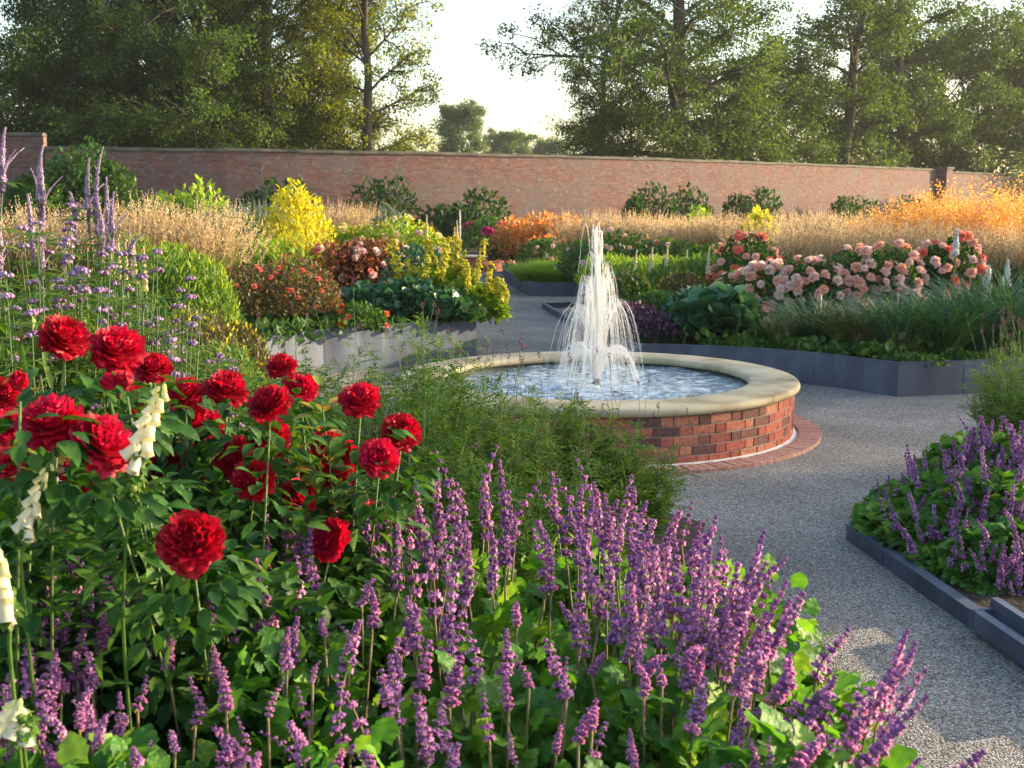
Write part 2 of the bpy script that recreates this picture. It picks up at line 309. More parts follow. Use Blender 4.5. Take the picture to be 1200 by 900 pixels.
def jetmat():
    m,n,b,out=mat('falling water')
    b.inputs['Base Color'].default_value=(.9,.9,.9,1); b.inputs['Roughness'].default_value=.3
    t=N(n,'ShaderNodeBsdfTranslucent'); t.inputs[0].default_value=(.95,.95,.93,1)
    m1=N(n,'ShaderNodeMixShader'); m1.inputs[0].default_value=.55; n.links.new(b.outputs[0],m1.inputs[1]); n.links.new(t.outputs[0],m1.inputs[2])
    tr=N(n,'ShaderNodeBsdfTransparent'); m2=N(n,'ShaderNodeMixShader'); m2.inputs[0].default_value=.55
    n.links.new(m1.outputs[0],m2.inputs[2]); n.links.new(tr.outputs[0],m2.inputs[1]); n.links.new(m2.outputs[0],out.inputs[0])
    m2.inputs[0].default_value=.42
    return m
M['jet']=jetmat()

# ------------------------------------------------------------------ leaf templates: base at origin, along +Y, face +Z
def strip(prof, fold=.2, droop=.3, side=1):
    "prof: list of (t, halfwidth); 3 columns"
    V=[]; 
    for t,wd in prof:
        z=-droop*t*t
        V+= [(-wd,t,z+fold*wd),(0,t,z),(wd,t,z+fold*wd)]
    return np.array(V,float), grid(len(prof),3), np.zeros((0,3),int)
def diamond(wd=.35, fold=.15):
    return np.array([(0,0,0),(wd,.5,fold),(0,1,-.1),(-wd,.5,fold)],float), np.array([[0,1,2,3]]), np.zeros((0,3),int)
L_OVAL=strip([(0,.03),(.2,.22),(.5,.32),(.8,.2),(1,.02)],.35,.25)
L_LONG=strip([(0,.03),(.3,.11),(.65,.1),(1,.01)],.4,.45)
L_NEEDLE=strip([(0,.03),(.5,.05),(1,.008)],.3,.2)
L_ROUND=strip([(0,.08),(.25,.42),(.6,.48),(.9,.25),(1,.03)],.2,.2)
L_DIA=diamond(); L_DIAF=diamond(.45,.2)
L_FLAG=diamond(.2,.1)
def heart():
    t=np.linspace(0,1,11); V=[]; cols=np.array([-1,-.66,-.33,0,.33,.66,1.])
    for i,tt in enumerate(t):
        wd=.50*np.sin(PI*min(1,(tt*.93+.09)))**.75*(1-.42*tt)*1.12
        if i==0: wd=.34
        if i==10: wd=.02
        sc=1+(.10 if i%2 else -.03)
        back=-.14*(1-tt)**6
        for c in cols:
            x=c*wd*(sc if abs(c)==1 else 1)
            y=tt+back*(abs(c)**1.5)*1.3+(.02 if abs(c)==1 and i%2 else 0)
            z=.22*abs(x)-.35*tt*tt+.035*math.sin(tt*19)*abs(c)*(1 if abs(c)<1 else 1.6)-.18*x*x*2
            V.append((x,y,z))
    return np.array(V), grid(11,7), np.zeros((0,3),int)
L_HEART=heart()
def blob(k=5, rings=3, rx=1, ry=1):
    "low closed ellipsoid along Y 0..1"
    V=[(0,0,0)]
    for i in range(1,rings+1):
        a=PI*i/(rings+1); 
        for j in range(k):
            th=2*PI*j/k; V.append((math.sin(a)*.5*math.cos(th)*rx,.5-.5*math.cos(a),math.sin(a)*.5*math.sin(th)*rx))
    V.append((0,1,0)); T=[];Q=[]
    for j in range(k): T.append((0,1+(j+1)%k,1+j)); T.append((len(V)-1,1+(rings-1)*k+j,1+(rings-1)*k+(j+1)%k))
    for i in range(rings-1):
        for j in range(k): a=1+i*k; Q.append((a+j,a+(j+1)%k,a+k+(j+1)%k,a+k+j))
    return np.array(V,float),np.array(Q,int).reshape(-1,4),np.array(T,int)
L_BLOB=blob(); L_BLOBF=blob(4,2,.8)
def rv(n): return nrm(RG.normal(size=(n,3)))
def lumps(dirs, k=9, amp=.28, sharp=5, seed=0):
    r=np.random.default_rng(seed); c=nrm(r.normal(size=(k,3))+[0,0,.3]); a=r.uniform(-.4,1,k)*amp
    return 1+(np.exp(sharp*(dirs@c.T-1))*a).sum(1)
AVOID=None
def dome(mb, tpl, n, base, rad, h, size, m=0, out=.7, up=.5, seed=0, fill=.35, svar=.4, rnd=None, low=.05, jit=.5, hang=0):
    "leaves spread through a lumpy dome standing on base"
    d=rv(n); d[:,2]=np.abs(d[:,2])*1.0-low; d=nrm(d)
    lm=lumps(d,seed=seed); r=(fill+(1-fill)*RG.random(n)**.45)*lm/np.percentile(lm,98)
    cen=np.asarray(base,float)+np.array([0,0,h*.30])
    P=cen+d*r[:,None]*np.array([rad*1.14,rad*1.14,h*.72])
    P[:,2]=np.maximum(P[:,2],base[2]+.01)
    dd=nrm(d*out+np.array([0,0,up])+rv(n)*jit-np.array([0,0,hang]))
    nn=nrm(d*.6+np.array([0,0,.8])+rv(n)*.45)
    s=size*(1+svar*(RG.random(n)*2-1))
    if AVOID is not None and len(AVOID):
        k=np.min(np.linalg.norm(P[:,None]-AVOID[None],axis=-1),1)>.085; P,dd,nn,s=P[k],dd[k],nn[k],s[k]
    mb.inst(tpl,P,frames(dd,nn),s,m,rnd)
    return P
def blades(mb, n, base, rad, h, wd, lean=.5, droop=.5, m=0, seg=4, hv=.3, vert=1., rnd=None, top=None):
    "curved grass blades, vectorised; returns their tips and end directions"
    b=np.asarray(base,float); a=RG.random(n)*2*PI; rr=rad*np.sqrt(RG.random(n))
    P0=b+np.stack([rr*np.cos(a),rr*np.sin(a),np.zeros(n)],-1)
    a2=a+RG.normal(size=n)*.7; le=lean*(.3+.9*RG.random(n)); hh=h*(1-hv*RG.random(n))
    hd=np.stack([np.cos(a2),np.sin(a2),np.zeros(n)],-1)
    side=np.stack([-np.sin(a2),np.cos(a2),np.zeros(n)],-1)
    tw=RG.normal(size=n)*.8; side=nrm(side*np.cos(tw)[:,None]+hd*np.sin(tw)[:,None])
    t=np.linspace(0,1,seg+1)
    x=(le*hh)[:,None]*(t[None]+droop*t[None]**2.5); z=hh[:,None]*(t[None]-droop*.35*(le/lean)[:,None]*t[None]**3*1.5)*vert
    cen=P0[:,None]+hd[:,None]*x[...,None]+np.array([0,0,1.])*z[...,None]
    wv=wd*np.array([.7]+[1-.75*(k/seg)**2 for k in range(1,seg)]+[.06])
    Lf=cen-side[:,None]*wv[None,:,None]*.5; Rt=cen+side[:,None]*wv[None,:,None]*.5
    V=np.stack([Lf,Rt],2).reshape(n,-1,3)
    k=np.arange(seg); q=np.stack([2*k,2*k+1,2*k+3,2*k+2],-1)
    Q=(q[None]+(np.arange(n)*2*(seg+1))[:,None,None]).reshape(-1,4)
    if rnd is None: rnd=RG.random(n)
    mb.add(V.reshape(-1,3),Q,None,m,np.repeat(rnd,2*(seg+1)))
    return cen[:,-1], nrm(cen[:,-1]-cen[:,-2])
def plumes(mb, tips, dirs, L, wd, k=7, m=0, tpl=None):
    "feathery head of k small slips behind each tip"
    n=len(tips); tt=np.tile(np.linspace(-.2,1,k),n); P=np.repeat(tips,k,0)+np.repeat(dirs,k,0)*(tt*L)[:,None]
    d=nrm(np.repeat(dirs,k,0)+rv(n*k)*.55); mb.inst(tpl or L_FLAG,P,frames(d,rv(n*k)),np.repeat(np.full(n,wd),k)*(1.2-.5*np.abs(tt)),m)
def stems(mb, base, tops, r, m=0, k=4, bow=.1, rnd=.5):
    for p in tops:
        b=np.asarray(base,float)+np.array([RG.normal()*.03,RG.normal()*.03,0]); p=np.asarray(p,float)
        t=np.linspace(0,1,5)[:,None]; mid=np.array([0,0,1.])*bow*np.linalg.norm(p-b)
        pts=b+(p-b)*t+mid*(t*(1-t)*2)
        mb.tube(pts,np.linspace(r*1.3,r*.8,5),k,m,rnd)
# ------------------------------------------------------------------ flower meshes (unit sized, shared)
def rose_mesh(seed, layers, nu=5, nv=5, ruf=.06, open_=1.0, mats='red_petal'):
    "many-petalled rose, diameter about 1, facing +Z; layers = [(count, length, tilt0, tilt1, width, base height)]"
    r=np.random.default_rng(seed); mb=MB()
    for li,(cnt,L,t0,t1,wd,z0,r0) in enumerate(layers):
        if li==0: mb.inst(blob(10,5),[[0,0,-.12]],frames(np.array([[0,0,1.]]),np.array([[1.,0,0]])),[[.34,.24,.34]],0,[.35])
        for k in range(cnt):
            a=2*PI*(k+.5*(li%2)+r.uniform(-.25,.25))/cnt
            u=np.linspace(-1,1,nu); v=np.linspace(0,1,nv)
            th=np.radians(t0+(t1-t0)*v**1.3+r.uniform(-7,7))*open_
            ds=L/(nv-1)*(1+r.uniform(-.12,.12))
            rr=r0+np.concatenate([[0],np.cumsum(np.sin(th[1:])*ds)]); zz=z0+np.concatenate([[0],np.cumsum(np.cos(th[1:])*ds)])
            ph=r.uniform(0,6.28); fr=r.uniform(2.,4.)
            V=[]
            for i in range(nu):
                for j in range(nv):
                    w2=wd*np.sin(PI*(.18+.62*v[j]))**.8
                    lat=u[i]*w2; cup=-.35*u[i]**2*w2*(1-.6*v[j])
                    rf=ruf*v[j]**2*math.sin(fr*u[i]*2+ph)+ruf*.5*v[j]**3*math.sin(9*u[i]+ph*2)
                    edge=-.24*L*abs(u[i])**2.5*v[j]**4
                    R=rr[j]+cup+rf*math.cos(th[j])+edge*math.sin(th[j]); Z=zz[j]+rf*math.sin(th[j])+edge*math.cos(th[j])
                    V.append((R*math.cos(a)-lat*math.sin(a),R*math.sin(a)+lat*math.cos(a),Z))
            base=.75-.55*li/len(layers)
            mb.add(V,grid(nu,nv),None,0,float(np.clip(base+r.uniform(-.25,.25),0,1)))
    o=mb.build('bloom',[M[mats]]); me=o.data; bpy.data.objects.remove(o); return me
FULL=[(4,.17,2,-25,.10,.08,.015),(5,.20,5,-20,.13,.08,.04),(7,.23,10,-5,.14,.07,.075),(8,.25,16,8,.15,.06,.115),(9,.27,24,26,.16,.05,.15),(9,.29,34,46,.18,.03,.17),(9,.31,46,66,.20,.0,.18),(9,.33,60,88,.22,-.03,.17),(8,.34,78,112,.23,-.06,.15)]
ROSES=[rose_mesh(s,FULL,7,6,.045) for s in range(4)]
OPENR=[(5,.16,0,-20,.10,.02,.02),(6,.22,14,10,.15,.02,.05),(8,.28,34,50,.2,.0,.08),(8,.36,58,84,.24,-.03,.09),(7,.40,80,110,.26,-.05,.08)]
ROSES+= [rose_mesh(20+s,OPENR,6,6,.09) for s in range(2)]
BUDR=rose_mesh(30,[(3,.30,14,-16,.13,.0,.03),(4,.34,20,-14,.17,-.04,.06),(4,.34,28,-6,.19,-.08,.07)],5,5,.02)
SMALL=[(4,.2,5,-20,.14,.05,.03),(6,.28,24,20,.19,.03,.09),(7,.34,52,72,.24,0,.12),(6,.36,78,108,.27,-.04,.12)]
SM={c:[rose_mesh(40+i*7+s,SMALL,4,4,.06,mats=c) for s in range(2)] for i,c in enumerate(['peach','blush','pale_yellow','coral','magenta','orange'])}

def spike_mesh(seed, L=1.0, nw=8, bend=.12, stage=1.):
    "whorled flower spike of unit length along +Z, bent towards +X; stage = how far up the flowers are open"
    r=np.random.default_rng(seed); mb=MB(); b2=r.normal()*.04
    def ax(t): return np.array([bend*t*t,b2*math.sin(t*5),t])
    pts=[ax(t) for t in np.linspace(-.15,.98,10)]; mb.tube(pts,np.linspace(.018,.008,10),5,0)
    gap=(1-.55*np.linspace(0,1,nw))*r.uniform(.8,1.2,nw); ts=np.concatenate([[0],np.cumsum(gap)[:-1]]); ts=ts/ts[-1]*.955
    P=[];D=[];Sc=[];Rn=[];P2=[];D2=[];S2=[]
    for i,t in enumerate(ts):
        f=(1-.60*t**1.5)*r.uniform(.85,1.12); 
        for ring in range(2):
            cnt=int(9-3*t)+ring
            for k in range(cnt):
                if r.random()<.08: continue
                a=2*PI*(k+r.uniform(-.35,.35))/cnt+i*.5+ring*.3
                o=np.array([math.cos(a),math.sin(a),0]); d=nrm(o+np.array([0,0,r.uniform(-.25,.55)+ring*.45+t*.7]))
                P.append(ax(t)+o*.006+np.array([0,0,ring*.022+r.uniform(-.008,.008)])); D.append(d); q=f*r.uniform(.8,1.15); Sc.append((.068*q,.112*q,.062*q)); Rn.append(r.random())
                if t<stage and r.random()<.62:
                    P2.append(P[-1]+d*.088*q); D2.append(nrm(o+np.array([0,0,r.uniform(-.35,.35)]))); S2.append(r.uniform(.045,.07)*f**.5)
    for k in range(7):
        d=nrm(np.array([r.normal()*.5,r.normal()*.5,1])); P.append(ax(.955)); D.append(d); Sc.append((.035,.06,.035)); Rn.append(.1)
    P=np.array(P);D=np.array(D)
    mb.inst(L_BLOB,P,frames(D,[0,0,1.]+0*D+.01),np.array(Sc),1,np.array(Rn))
    if P2:
        P2=np.array(P2);D2=np.array(D2);R2=frames(D2,[0,0,1.]+0*D2); S2=np.array(S2)
        mb.inst(L_OVAL,P2,R2,np.stack([S2*1.5,S2,S2],-1),2)
        D3=nrm(D2-np.array([0,0,.9])); mb.inst(L_OVAL,P2,frames(D3,[0,0,1.]+0*D3),np.stack([S2*1.8,S2*1.1,S2],-1),2)
    o=mb.build('flower_spike',[M['red_stem'],M['calyx'],M['corolla']]); me=o.data; bpy.data.objects.remove(o); return me
SPIKES=[spike_mesh(s,nw=n,bend=b,stage=st) for s,n,b,st in ((1,8,.05,.9),(2,9,.16,.7),(3,8,.28,.85),(4,6,-.02,.4),(5,9,.1,1.),(6,7,.35,.6),(7,8,-.1,.95),(8,10,.2,.8),(9,7,.5,.7),(10,9,.02,.5))]
def rot_to(d, roll):
    q=Vector(tuple(float(v) for v in d)).to_track_quat('Z','X')
    from mathutils import Quaternion
    return q @ Quaternion((0,0,1),roll)

# ------------------------------------------------------------------ SETTING: ground, gravel, soil
mb=MB(); g=60
xs=np.array([-900,-200,-60,-20,-8,0,8,20,60,200,900.]); ys=np.array([-60,-10,0,10,25,45,90,200,500,1500.])
X,Y=np.meshgrid(xs,ys,indexing='ij'); mb.add(np.stack([X,Y,0*X-.02],-1).reshape(-1,3),grid(len(xs),len(ys)),None)
tag(mb.build('ground',M['park']),kind='structure')
def sheet(name, poly, z, m, kind='structure', th=0):
    mb=MB(); n=len(poly); V=[(x,y,z) for x,y in poly]; c=np.mean(poly,0)
    V.append((c[0],c[1],z)); T=[(i,(i+1)%n,n) for i in range(n)]
    mb.add(V,None,T)
    return tag(mb.build(name,m,smooth=False),kind=kind)
sheet('gravel_path',[(-16,-8),(24,-8),(34,20),(50,95),(18,62),(.6,45.3),(-14,40),(-26,38),(-26,0)],0,M['gravel'])
def densify(pts, step=.5):
    o=[]
    for a,b in zip(pts[:-1],pts[1:]):
        a=np.array(a,float);b=np.array(b,float); k=max(1,int(np.linalg.norm(b-a)/step))
        o+=[a+(b-a)*i/k for i in range(k)]
    o.append(np.array(pts[-1],float)); return np.array(o)
def planter(name, pts, h, label, soilz, group, closed=True, th=.035, seams=True, rim=.0):
    "zinc sheet edging along pts, a folded rim on top, seams as parts"
    p=[np.array(q,float) for q in pts]; n=len(p); loc=(p[0][0],p[0][1],0)
    t=thing(name,loc,label,'planter',group)
    off=np.array([loc[0],loc[1],0])
    mb=MB(); r=MB(); sms=[]; segs=list(zip(p,p[1:]+p[:1])) if closed else list(zip(p[:-1],p[1:]))
    dist=0
    # outer and inner lines, mitred
    def mitre(w):
        out=[]
        for i in range(n):
            a=p[i-1] if (i>0 or closed) else None; b=p[(i+1)%n] if (i<n-1 or closed) else None
            ns=[]
            if a is not None: d=nrm(p[i]-a); ns.append(np.array([-d[1],d[0]]))
            if b is not None: d=nrm(b-p[i]); ns.append(np.array([-d[1],d[0]]))
            if len(ns)==2: m=nrm(ns[0]+ns[1]); m=m/max(.35,m@ns[0])
            else: m=ns[0]
            out.append(p[i]+m*w)
        return out
    o0,o1=mitre(0),mitre(th); ro,ri=mitre(-.008),mitre(th+.012)
    cnt=n if closed else n-1
    for i in range(cnt):
        j=(i+1)%n
        a,b,c,d=o0[i],o0[j],o1[j],o1[i]
        V=[(*q,z) for z in (-.05,h-.012) for q in (a,b,c,d)]
        mb.add(V,[[0,1,5,4],[1,2,6,5],[2,3,7,6],[3,0,4,7],[4,5,6,7]])
        a,b,c,d=ro[i],ro[j],ri[j],ri[i]
        V=[(*q,z) for z in (h-.010,h+.002) for q in (a,b,c,d)]
        r.add(V,[[0,1,5,4],[1,2,6,5],[2,3,7,6],[3,0,4,7],[4,5,6,7],[3,2,1,0]])
        L=np.linalg.norm(p[j]-p[i]); d=nrm(p[j]-p[i]); nn=np.array([-d[1],d[0]])
        while dist<L:
            q=p[i]+d*dist-nn*.003
            
            if dist>.05: sm=MB(); sms.append(sm); sm.box((q[0],q[1],h/2-.01),(.014,.005,h-.03),0,math.atan2(d[1],d[0]))
            dist+=1.9
        dist-=L
    mb.build('panel',M['zinc'],t,False,off); r.build('rim',M['zinc'],t,False,off)
    for sm in sms: sm.build('seam',M['zinc'],t,False,off)
    return t
# right bed behind the fountain: edge bends round it
big=[onz(745,403,.37)[:2],onz(800,404,.37)[:2],onz(850,406,.37)[:2],onz(900,409,.37)[:2],onz(940,412,.37)[:2],onz(977,415.5,.37)[:2],onz(1012,420,.37)[:2],onz(1053,425,.37)[:2],onz(1100,423.5,.37)[:2],onz(1200,420,.37)[:2]]
big=[(big[0][0]-.35,big[0][1]+1.6),(big[0][0]-.12,big[0][1]+.5)]+[tuple(b) for b in big]+[(8.2,14.0),(10.5,16.5)]
planter('zinc_planter',big,.37,'long blue grey zinc edging that curves behind the fountain and bends below the peach roses',.3,'zinc edged planters',closed=False)
sheet('soil',[(big[0][0]+.1,big[0][1])]+[(x,y+.03) for x,y in big[1:]]+[(16,26),(22,45),(6,45),(1.6,21)],.28,M['soil'])
# low edged corner further back
q0=onz(700,353,.1)[:2]; q1=onz(635,355,.1)[:2]; q2=onz(664,371,.1)[:2]; q3=q1+(q2-q1)*2.6
planter('zinc_edging',[q0,q1,q2,q3],.1,'low zinc edging strip meeting in a corner on the gravel left of the fountain jet',.05,'zinc edged planters',closed=False,th=.05)
# distant planter of lime grass
d0=onz(592,316,.3)[:2]; d1=onz(609,326,.3)[:2]; d2=onz(624,331,.3)[:2]; d3=onz(700,331,.3)[:2]
planter('zinc_planter',[d0+(-.1,4),d0,d1,d2,d3,(d3[0]+.5,d3[1]+5)],.3,'distant zinc planter filled with fine lime green grass beside the far path',.25,'zinc edged planters',closed=False)
sheet('soil',[d0+(0,3.9),d0+(.05,0),d1+(.05,.05),d2+(.02,.06),d3+(0,.06),(d3[0]+.5,d3[1]+5)],.24,M['soil'])
# left planter
l0=onz(265,405,.55)[:2]; l1=onz(330,392,.55)[:2]; l2=onz(378,386,.55)[:2]; l3=onz(470,379,.55)[:2]; l4=onz(558,372,.55)[:2]
left=[(-14.5,37.5),tuple(l0),tuple(l1),tuple(l2),tuple(l3),tuple(l4),(-.80,20),(-2.1,33)]
planter('zinc_planter',left,.55,'tall zinc planter whose end panel glows warm in the low sun behind the red roses',.5,'zinc edged planters',closed=False)
sheet('soil',[left[0]]+[(x-.02 if i>4 else x,y+.06) for i,(x,y) in enumerate(left[1:-1])]+[(-2.14,33.0),(-6,38),(-14.5,40)],.45,M['soil'])
sheet('soil',[(-30,3),(-3.2,8.2),(-3.1,12.7),(-14.6,37.5),(-16,40),(-26,38)],.03,M['soil'])
sheet('soil',[(-9,3.6),(.45,4.4),(1.25,7.6),(.6,8.4),(-1.2,8.6),(-3.2,8.2),(-9,9)],.035,M['soil'])
# near bed under the camera side planting
nearp=[(-5,.9),(.60,.9),(.60,3.3),(.30,4.15),(-5,4.15)]
planter('zinc_planter',nearp,.45,'raised zinc planter hidden beneath the red roses and the purple salvia',.4,'zinc edged planters')
sheet('soil',[(-4.95,.95),(.55,.95),(.55,3.28),(.27,4.1),(-4.95,4.1)],.42,M['soil'])
# lower right corner bed
r0=onz(992,614,.10)[:2]; r1=onz(1070,601,.10)[:2]; r2=onz(1200,757,.10)[:2]
far=r0+(r1-r0)*9; near=r0+(r2-r0)*1.9
planter('zinc_edging',[tuple(far),tuple(r0),tuple(r2),tuple(near)],.10,'dark zinc edging forming a sharp corner on the gravel around the purple salvia bed',.05,'zinc edged planters',closed=False,th=.05)
sheet('soil',[tuple(r0+(.09,.0)),tuple(near+(.1,.05)),(near[0]+6,near[1]+1),(far[0]+3,far[1])],.07,M['soil'])
# stacked zinc rails lying inside that bed
a=onz(1150,696,.2); b=onz(1215,738,.2)
t=thing('zinc_rail',a,'short stepped pair of zinc rails lying inside the salvia bed edging','rail')
mb=MB(); d=nrm((b-a)[:2]); ang=math.atan2(d[1],d[0]); L=1.0; nn=np.array([-d[1],d[0]])
for k,(dz,w2) in enumerate(((-.02,.05),(.03,.04))):
    mb=MB(); c=a[:2]+d*L/2+nn*(.10*k-.03); mb.box((c[0],c[1],.10+dz),(L,w2,.10),0,ang); mb.build('rail_strip',M['zinc'],t,False,a)
mb=MB(); c=a[:2]+d*.02+nn*.02; mb.box((c[0],c[1],.09),(.03,.16,.085),0,ang); mb.build('end_bracket',M['zinc'],t,False,a)

# ------------------------------------------------------------------ fountain
def bricks_ring(mb, R, z0, courses, rowh=.075, mj=.010, long=.215, short=.1025, thick=.1, seed=0):
    r=np.random.default_rng(seed)
    for c in range(courses):
        n=max(8,round(2*PI*R/(long+short+2*mj))); unit=2*PI/n; off=unit*(.5*(c%2))+r.uniform(-.004,.004)
        for k in range(n):
            for q,(w_,s_) in enumerate(((long,0),(short,1))):
                ca=off+k*unit+(unit*.0 if q==0 else unit*.5*(1))
                frac=(long+mj)/(long+short+2*mj)
                ca=off+k*unit+(unit*frac/2 if q==0 else unit*(frac+(1-frac)/2))
                aw=w_/R
                zc=z0+c*rowh+mj/2; zh=rowh-mj
                e=.004; jt=r.uniform(-.003,.003); tilt=r.uniform(-.0012,.0012)
                V=[]
                for rad,ins in ((R-thick+jt,0),(R+jt-e,0),(R+jt,e)):
                    for da,zz in ((-1,0),(1,0),(1,1),(-1,1)):
                        aa=ca+da*(aw/2-ins/R); z=zc+(zh-ins if zz else ins)+tilt*da
                        V.append((rad*math.cos(aa),rad*math.sin(aa),z))
                Q=[]
                for l in range(2):
                    for j in range(4): Q.append((l*4+j,l*4+(j+1)%4,(l+1)*4+(j+1)%4,(l+1)*4+j))
                Q.append((8,9,10,11))
                v=r.random(); v=.05+.25*r.random() if v<.22 else .35+.65*r.random()
                mb.add(V,Q,None,0,v)
def lathe(mb, prof, a0=0, a1=2*PI, n=96, m=0, rnd=.5, wob=0):
    full=abs(a1-a0-2*PI)<1e-6; th=np.linspace(a0,a1,n+1); p=np.array(prof,float)
    V=np.stack([p[None,:,0]*np.cos(th)[:,None],p[None,:,0]*np.sin(th)[:,None],np.broadcast_to(p[None,:,1],(n+1,len(p)))],-1)
    mb.add(V.reshape(-1,3),grid(n+1,len(p)),None,m,rnd)
    if not full:   # close the two ends
        k=len(p)
        for b,rev in ((0,0),(n*k,1)):
            W=V.reshape(-1,3)[b:b+k]; c=W.mean(0); T=[(i,(i+1)%k,k) for i in range(k)]
            if rev: T=[t[::-1] for t in T]
            mb.add(np.vstack([W,c]),None,T,m,rnd)
def fountain(loc, label, detail=1, jets=1):
    t=thing('fountain',loc,label,'fountain')
    mb=MB(); bricks_ring(mb,1.80,.0,5,.0815,seed=3); mb.build('brick_wall',M['brick'],t,False)
    mb=MB(); lathe(mb,[(1.790,-.02),(1.790,.413),(1.45,.413),(1.45,-.02)],n=128); mb.build('mortar_core',M['mortar'],t)
    mb=MB(); lathe(mb,[(1.800,.03),(1.83,.012),(1.85,.006),(1.85,-.02)],n=128); mb.build('lime_fillet',M['lime'],t)
    # apron pavers
    mb=MB(); r=np.random.default_rng(5); n=150
    for k in range(n):
        ca=2*PI*k/n; hz=.028+r.uniform(-.002,.002); V=[]
        for z,ins in ((-.03,0),(hz-.004,0),(hz,.004)):
            for rad,da in ((1.845+ins,-1),(2.05-ins,-1),(2.05-ins,1),(1.845+ins,1)):
                wv=(2*PI*rad/n-.008)/2-ins; aa=ca+da*wv/rad; V.append((rad*math.cos(aa),rad*math.sin(aa),z))
        Q=[(l*4+j,l*4+(j+1)%4,(l+1)*4+(j+1)%4,(l+1)*4+j) for l in range(2) for j in range(4)]+[(8,9,10,11)]
        mb.add(V,Q,None,0,r.random())
    mb.build('brick_apron',M['paver'],t,False)
    mb=MB(); lathe(mb,[(1.845,.018),(2.047,.018),(2.047,-.03)],n=128); mb.build('apron_bedding',M['mortar'],t)
    # coping stones with a rounded nose
    prof=[]
    for a in np.linspace(-90,90,7): prof.append((1.815+.035*math.cos(math.radians(a)),.450+.035*math.sin(math.radians(a))))
    for a in np.linspace(90,270,7): prof.append((1.418+.03*math.cos(math.radians(a)),.452+.033*math.sin(math.radians(a))))
    r=np.random.default_rng(9); ns=12; rot=.33
    for k in range(ns):
        mb=MB(); lathe(mb,prof+[prof[0]],2*PI*k/ns+rot+.0022,2*PI*(k+1)/ns+rot-.0022,n=14,rnd=r.random()); mb.build('coping_stone',M['stone'],t)
    mb=MB(); lathe(mb,[(1.80,.425),(1.80,.472),(1.43,.472),(1.43,.425)],n=96); mb.build('joint_mortar',M['mortar'],t)
    mb=MB(); lathe(mb,[(1.449,.418),(1.449,.02),(0.001,.02)],n=96); mb.build('basin_lining',M['lining'],t)
    # water surface, rings and chop
    mb=MB(); nr,na=90,220; R=np.linspace(0.001,1.446,nr)[:,None]; A=np.linspace(0,2*PI,na+1)[None]
    X=R*np.cos(A); Yw=R*np.sin(A); rr=np.random.default_rng(4); Z=0*X
    for _ in range(46):
        kx,ky=rr.normal(size=2)*rr.uniform(5,26); Z+=np.sin(kx*X+ky*Yw*1.5+rr.uniform(0,6.28))*.05/np.hypot(kx,ky)*.85
    Z+=.010*np.sin(34*R)*np.exp(-1.2*R); Z*=(.35+.9*np.exp(-R))
    mb.add(np.stack([X,Yw,.395+Z],-1).reshape(-1,3),grid(nr,na+1)); mb.build('water_surface',M['water'],t)
    mb=MB(); lathe(mb,[(.001,.43),(.03,.43),(.045,.40),(.05,.05),(.12,.03)],n=20); mb.build('nozzle',M['iron'],t)
    # jets: fine strands of falling water
    def tier(name, k, peak, rad, strands, th, thin, seed, spread=.012, a0=0):
        r=np.random.default_rng(seed); mb=MB()
        for j in range(k):
            a=a0+2*PI*j/k+r.uniform(-.08,.08); pk=peak*r.uniform(.93,1.05); rd=rad*r.uniform(.85,1.12)
            for s_ in range(strands):
                ra=rd*(1+r.normal()*.10); pp=pk*(1+r.normal()*.05); aa=a+r.normal()*.09
                T=np.linspace(0,1,22); tot=ra*2*(1+.08)      # lands a little beyond twice the peak radius
                rr_=tot*T; zz=.44+pp*(1-(2*T/1.0-1)**2)-T*.05
                wob=spread*np.cumsum(r.normal(size=(22,3)),0)*.18*T[:,None]
                P=np.stack([.02*math.cos(aa)+rr_*math.cos(aa),.02*math.sin(aa)+rr_*math.sin(aa),zz],-1)+wob+r.normal(size=3)*spread*.4
                P=P[P[:,2]>.38]
                if len(P)<4: continue
                w_=th*(.6+.9*(1-np.abs(2*np.linspace(0,1,len(P))-1)))*r.uniform(.4,1)
                mb.tube(P,w_,4,0)
                nd=thin; ii=r.integers(3,len(P),nd); Pd=P[ii]+r.normal(size=(nd,3))*.018
                dd=np.tile([[0,0,1.]],(nd,1)); mb.inst(L_BLOBF,Pd,frames(dd,[1.,0,0]+0*dd),r.uniform(.002,.006,nd),0)
        mb.build(name,M['jet'],t)
    mb=MB(); r=np.random.default_rng(21); nd=700; a=r.uniform(0,6.28,nd); q=np.abs(r.normal(.32,.14,nd)); P=np.stack([q*np.cos(a),q*np.sin(a),.40+r.exponential(.025,nd)],-1); mb.inst(L_BLOBF,P,frames(nrm(r.normal(size=(nd,3))),rv(nd)),r.uniform(.003,.010,nd)); mb.build('splash',M['jet'],t)
    # central plume: column that breaks up and falls back
    r=np.random.default_rng(11); mb=MB()
    for s_ in range(48):
        a=r.uniform(0,6.28); pk=1.46*(1-abs(r.normal())*.20); rd=abs(r.normal())*.032+.006
        T=np.linspace(0,1,26); fall=r.uniform(.5,1.0)
        zz=.44+pk*(1-(2*T*fall-1)**2); rr_=rd*2*T
        P=np.stack([rr_*math.cos(a),rr_*math.sin(a),zz],-1)+.004*np.cumsum(r.normal(size=(26,3)),0)*[1,1,0]
        mb.tube(P,np.linspace(.0045,.002,26)*r.uniform(.5,1.2),4,0)
    nd=1500; Z=r.beta(2.2,1.3,nd)*1.40+.44; Rr=np.abs(r.normal(size=nd))*(.02+.05*(1-(Z-.44)/1.5)); A=r.uniform(0,6.28,nd)
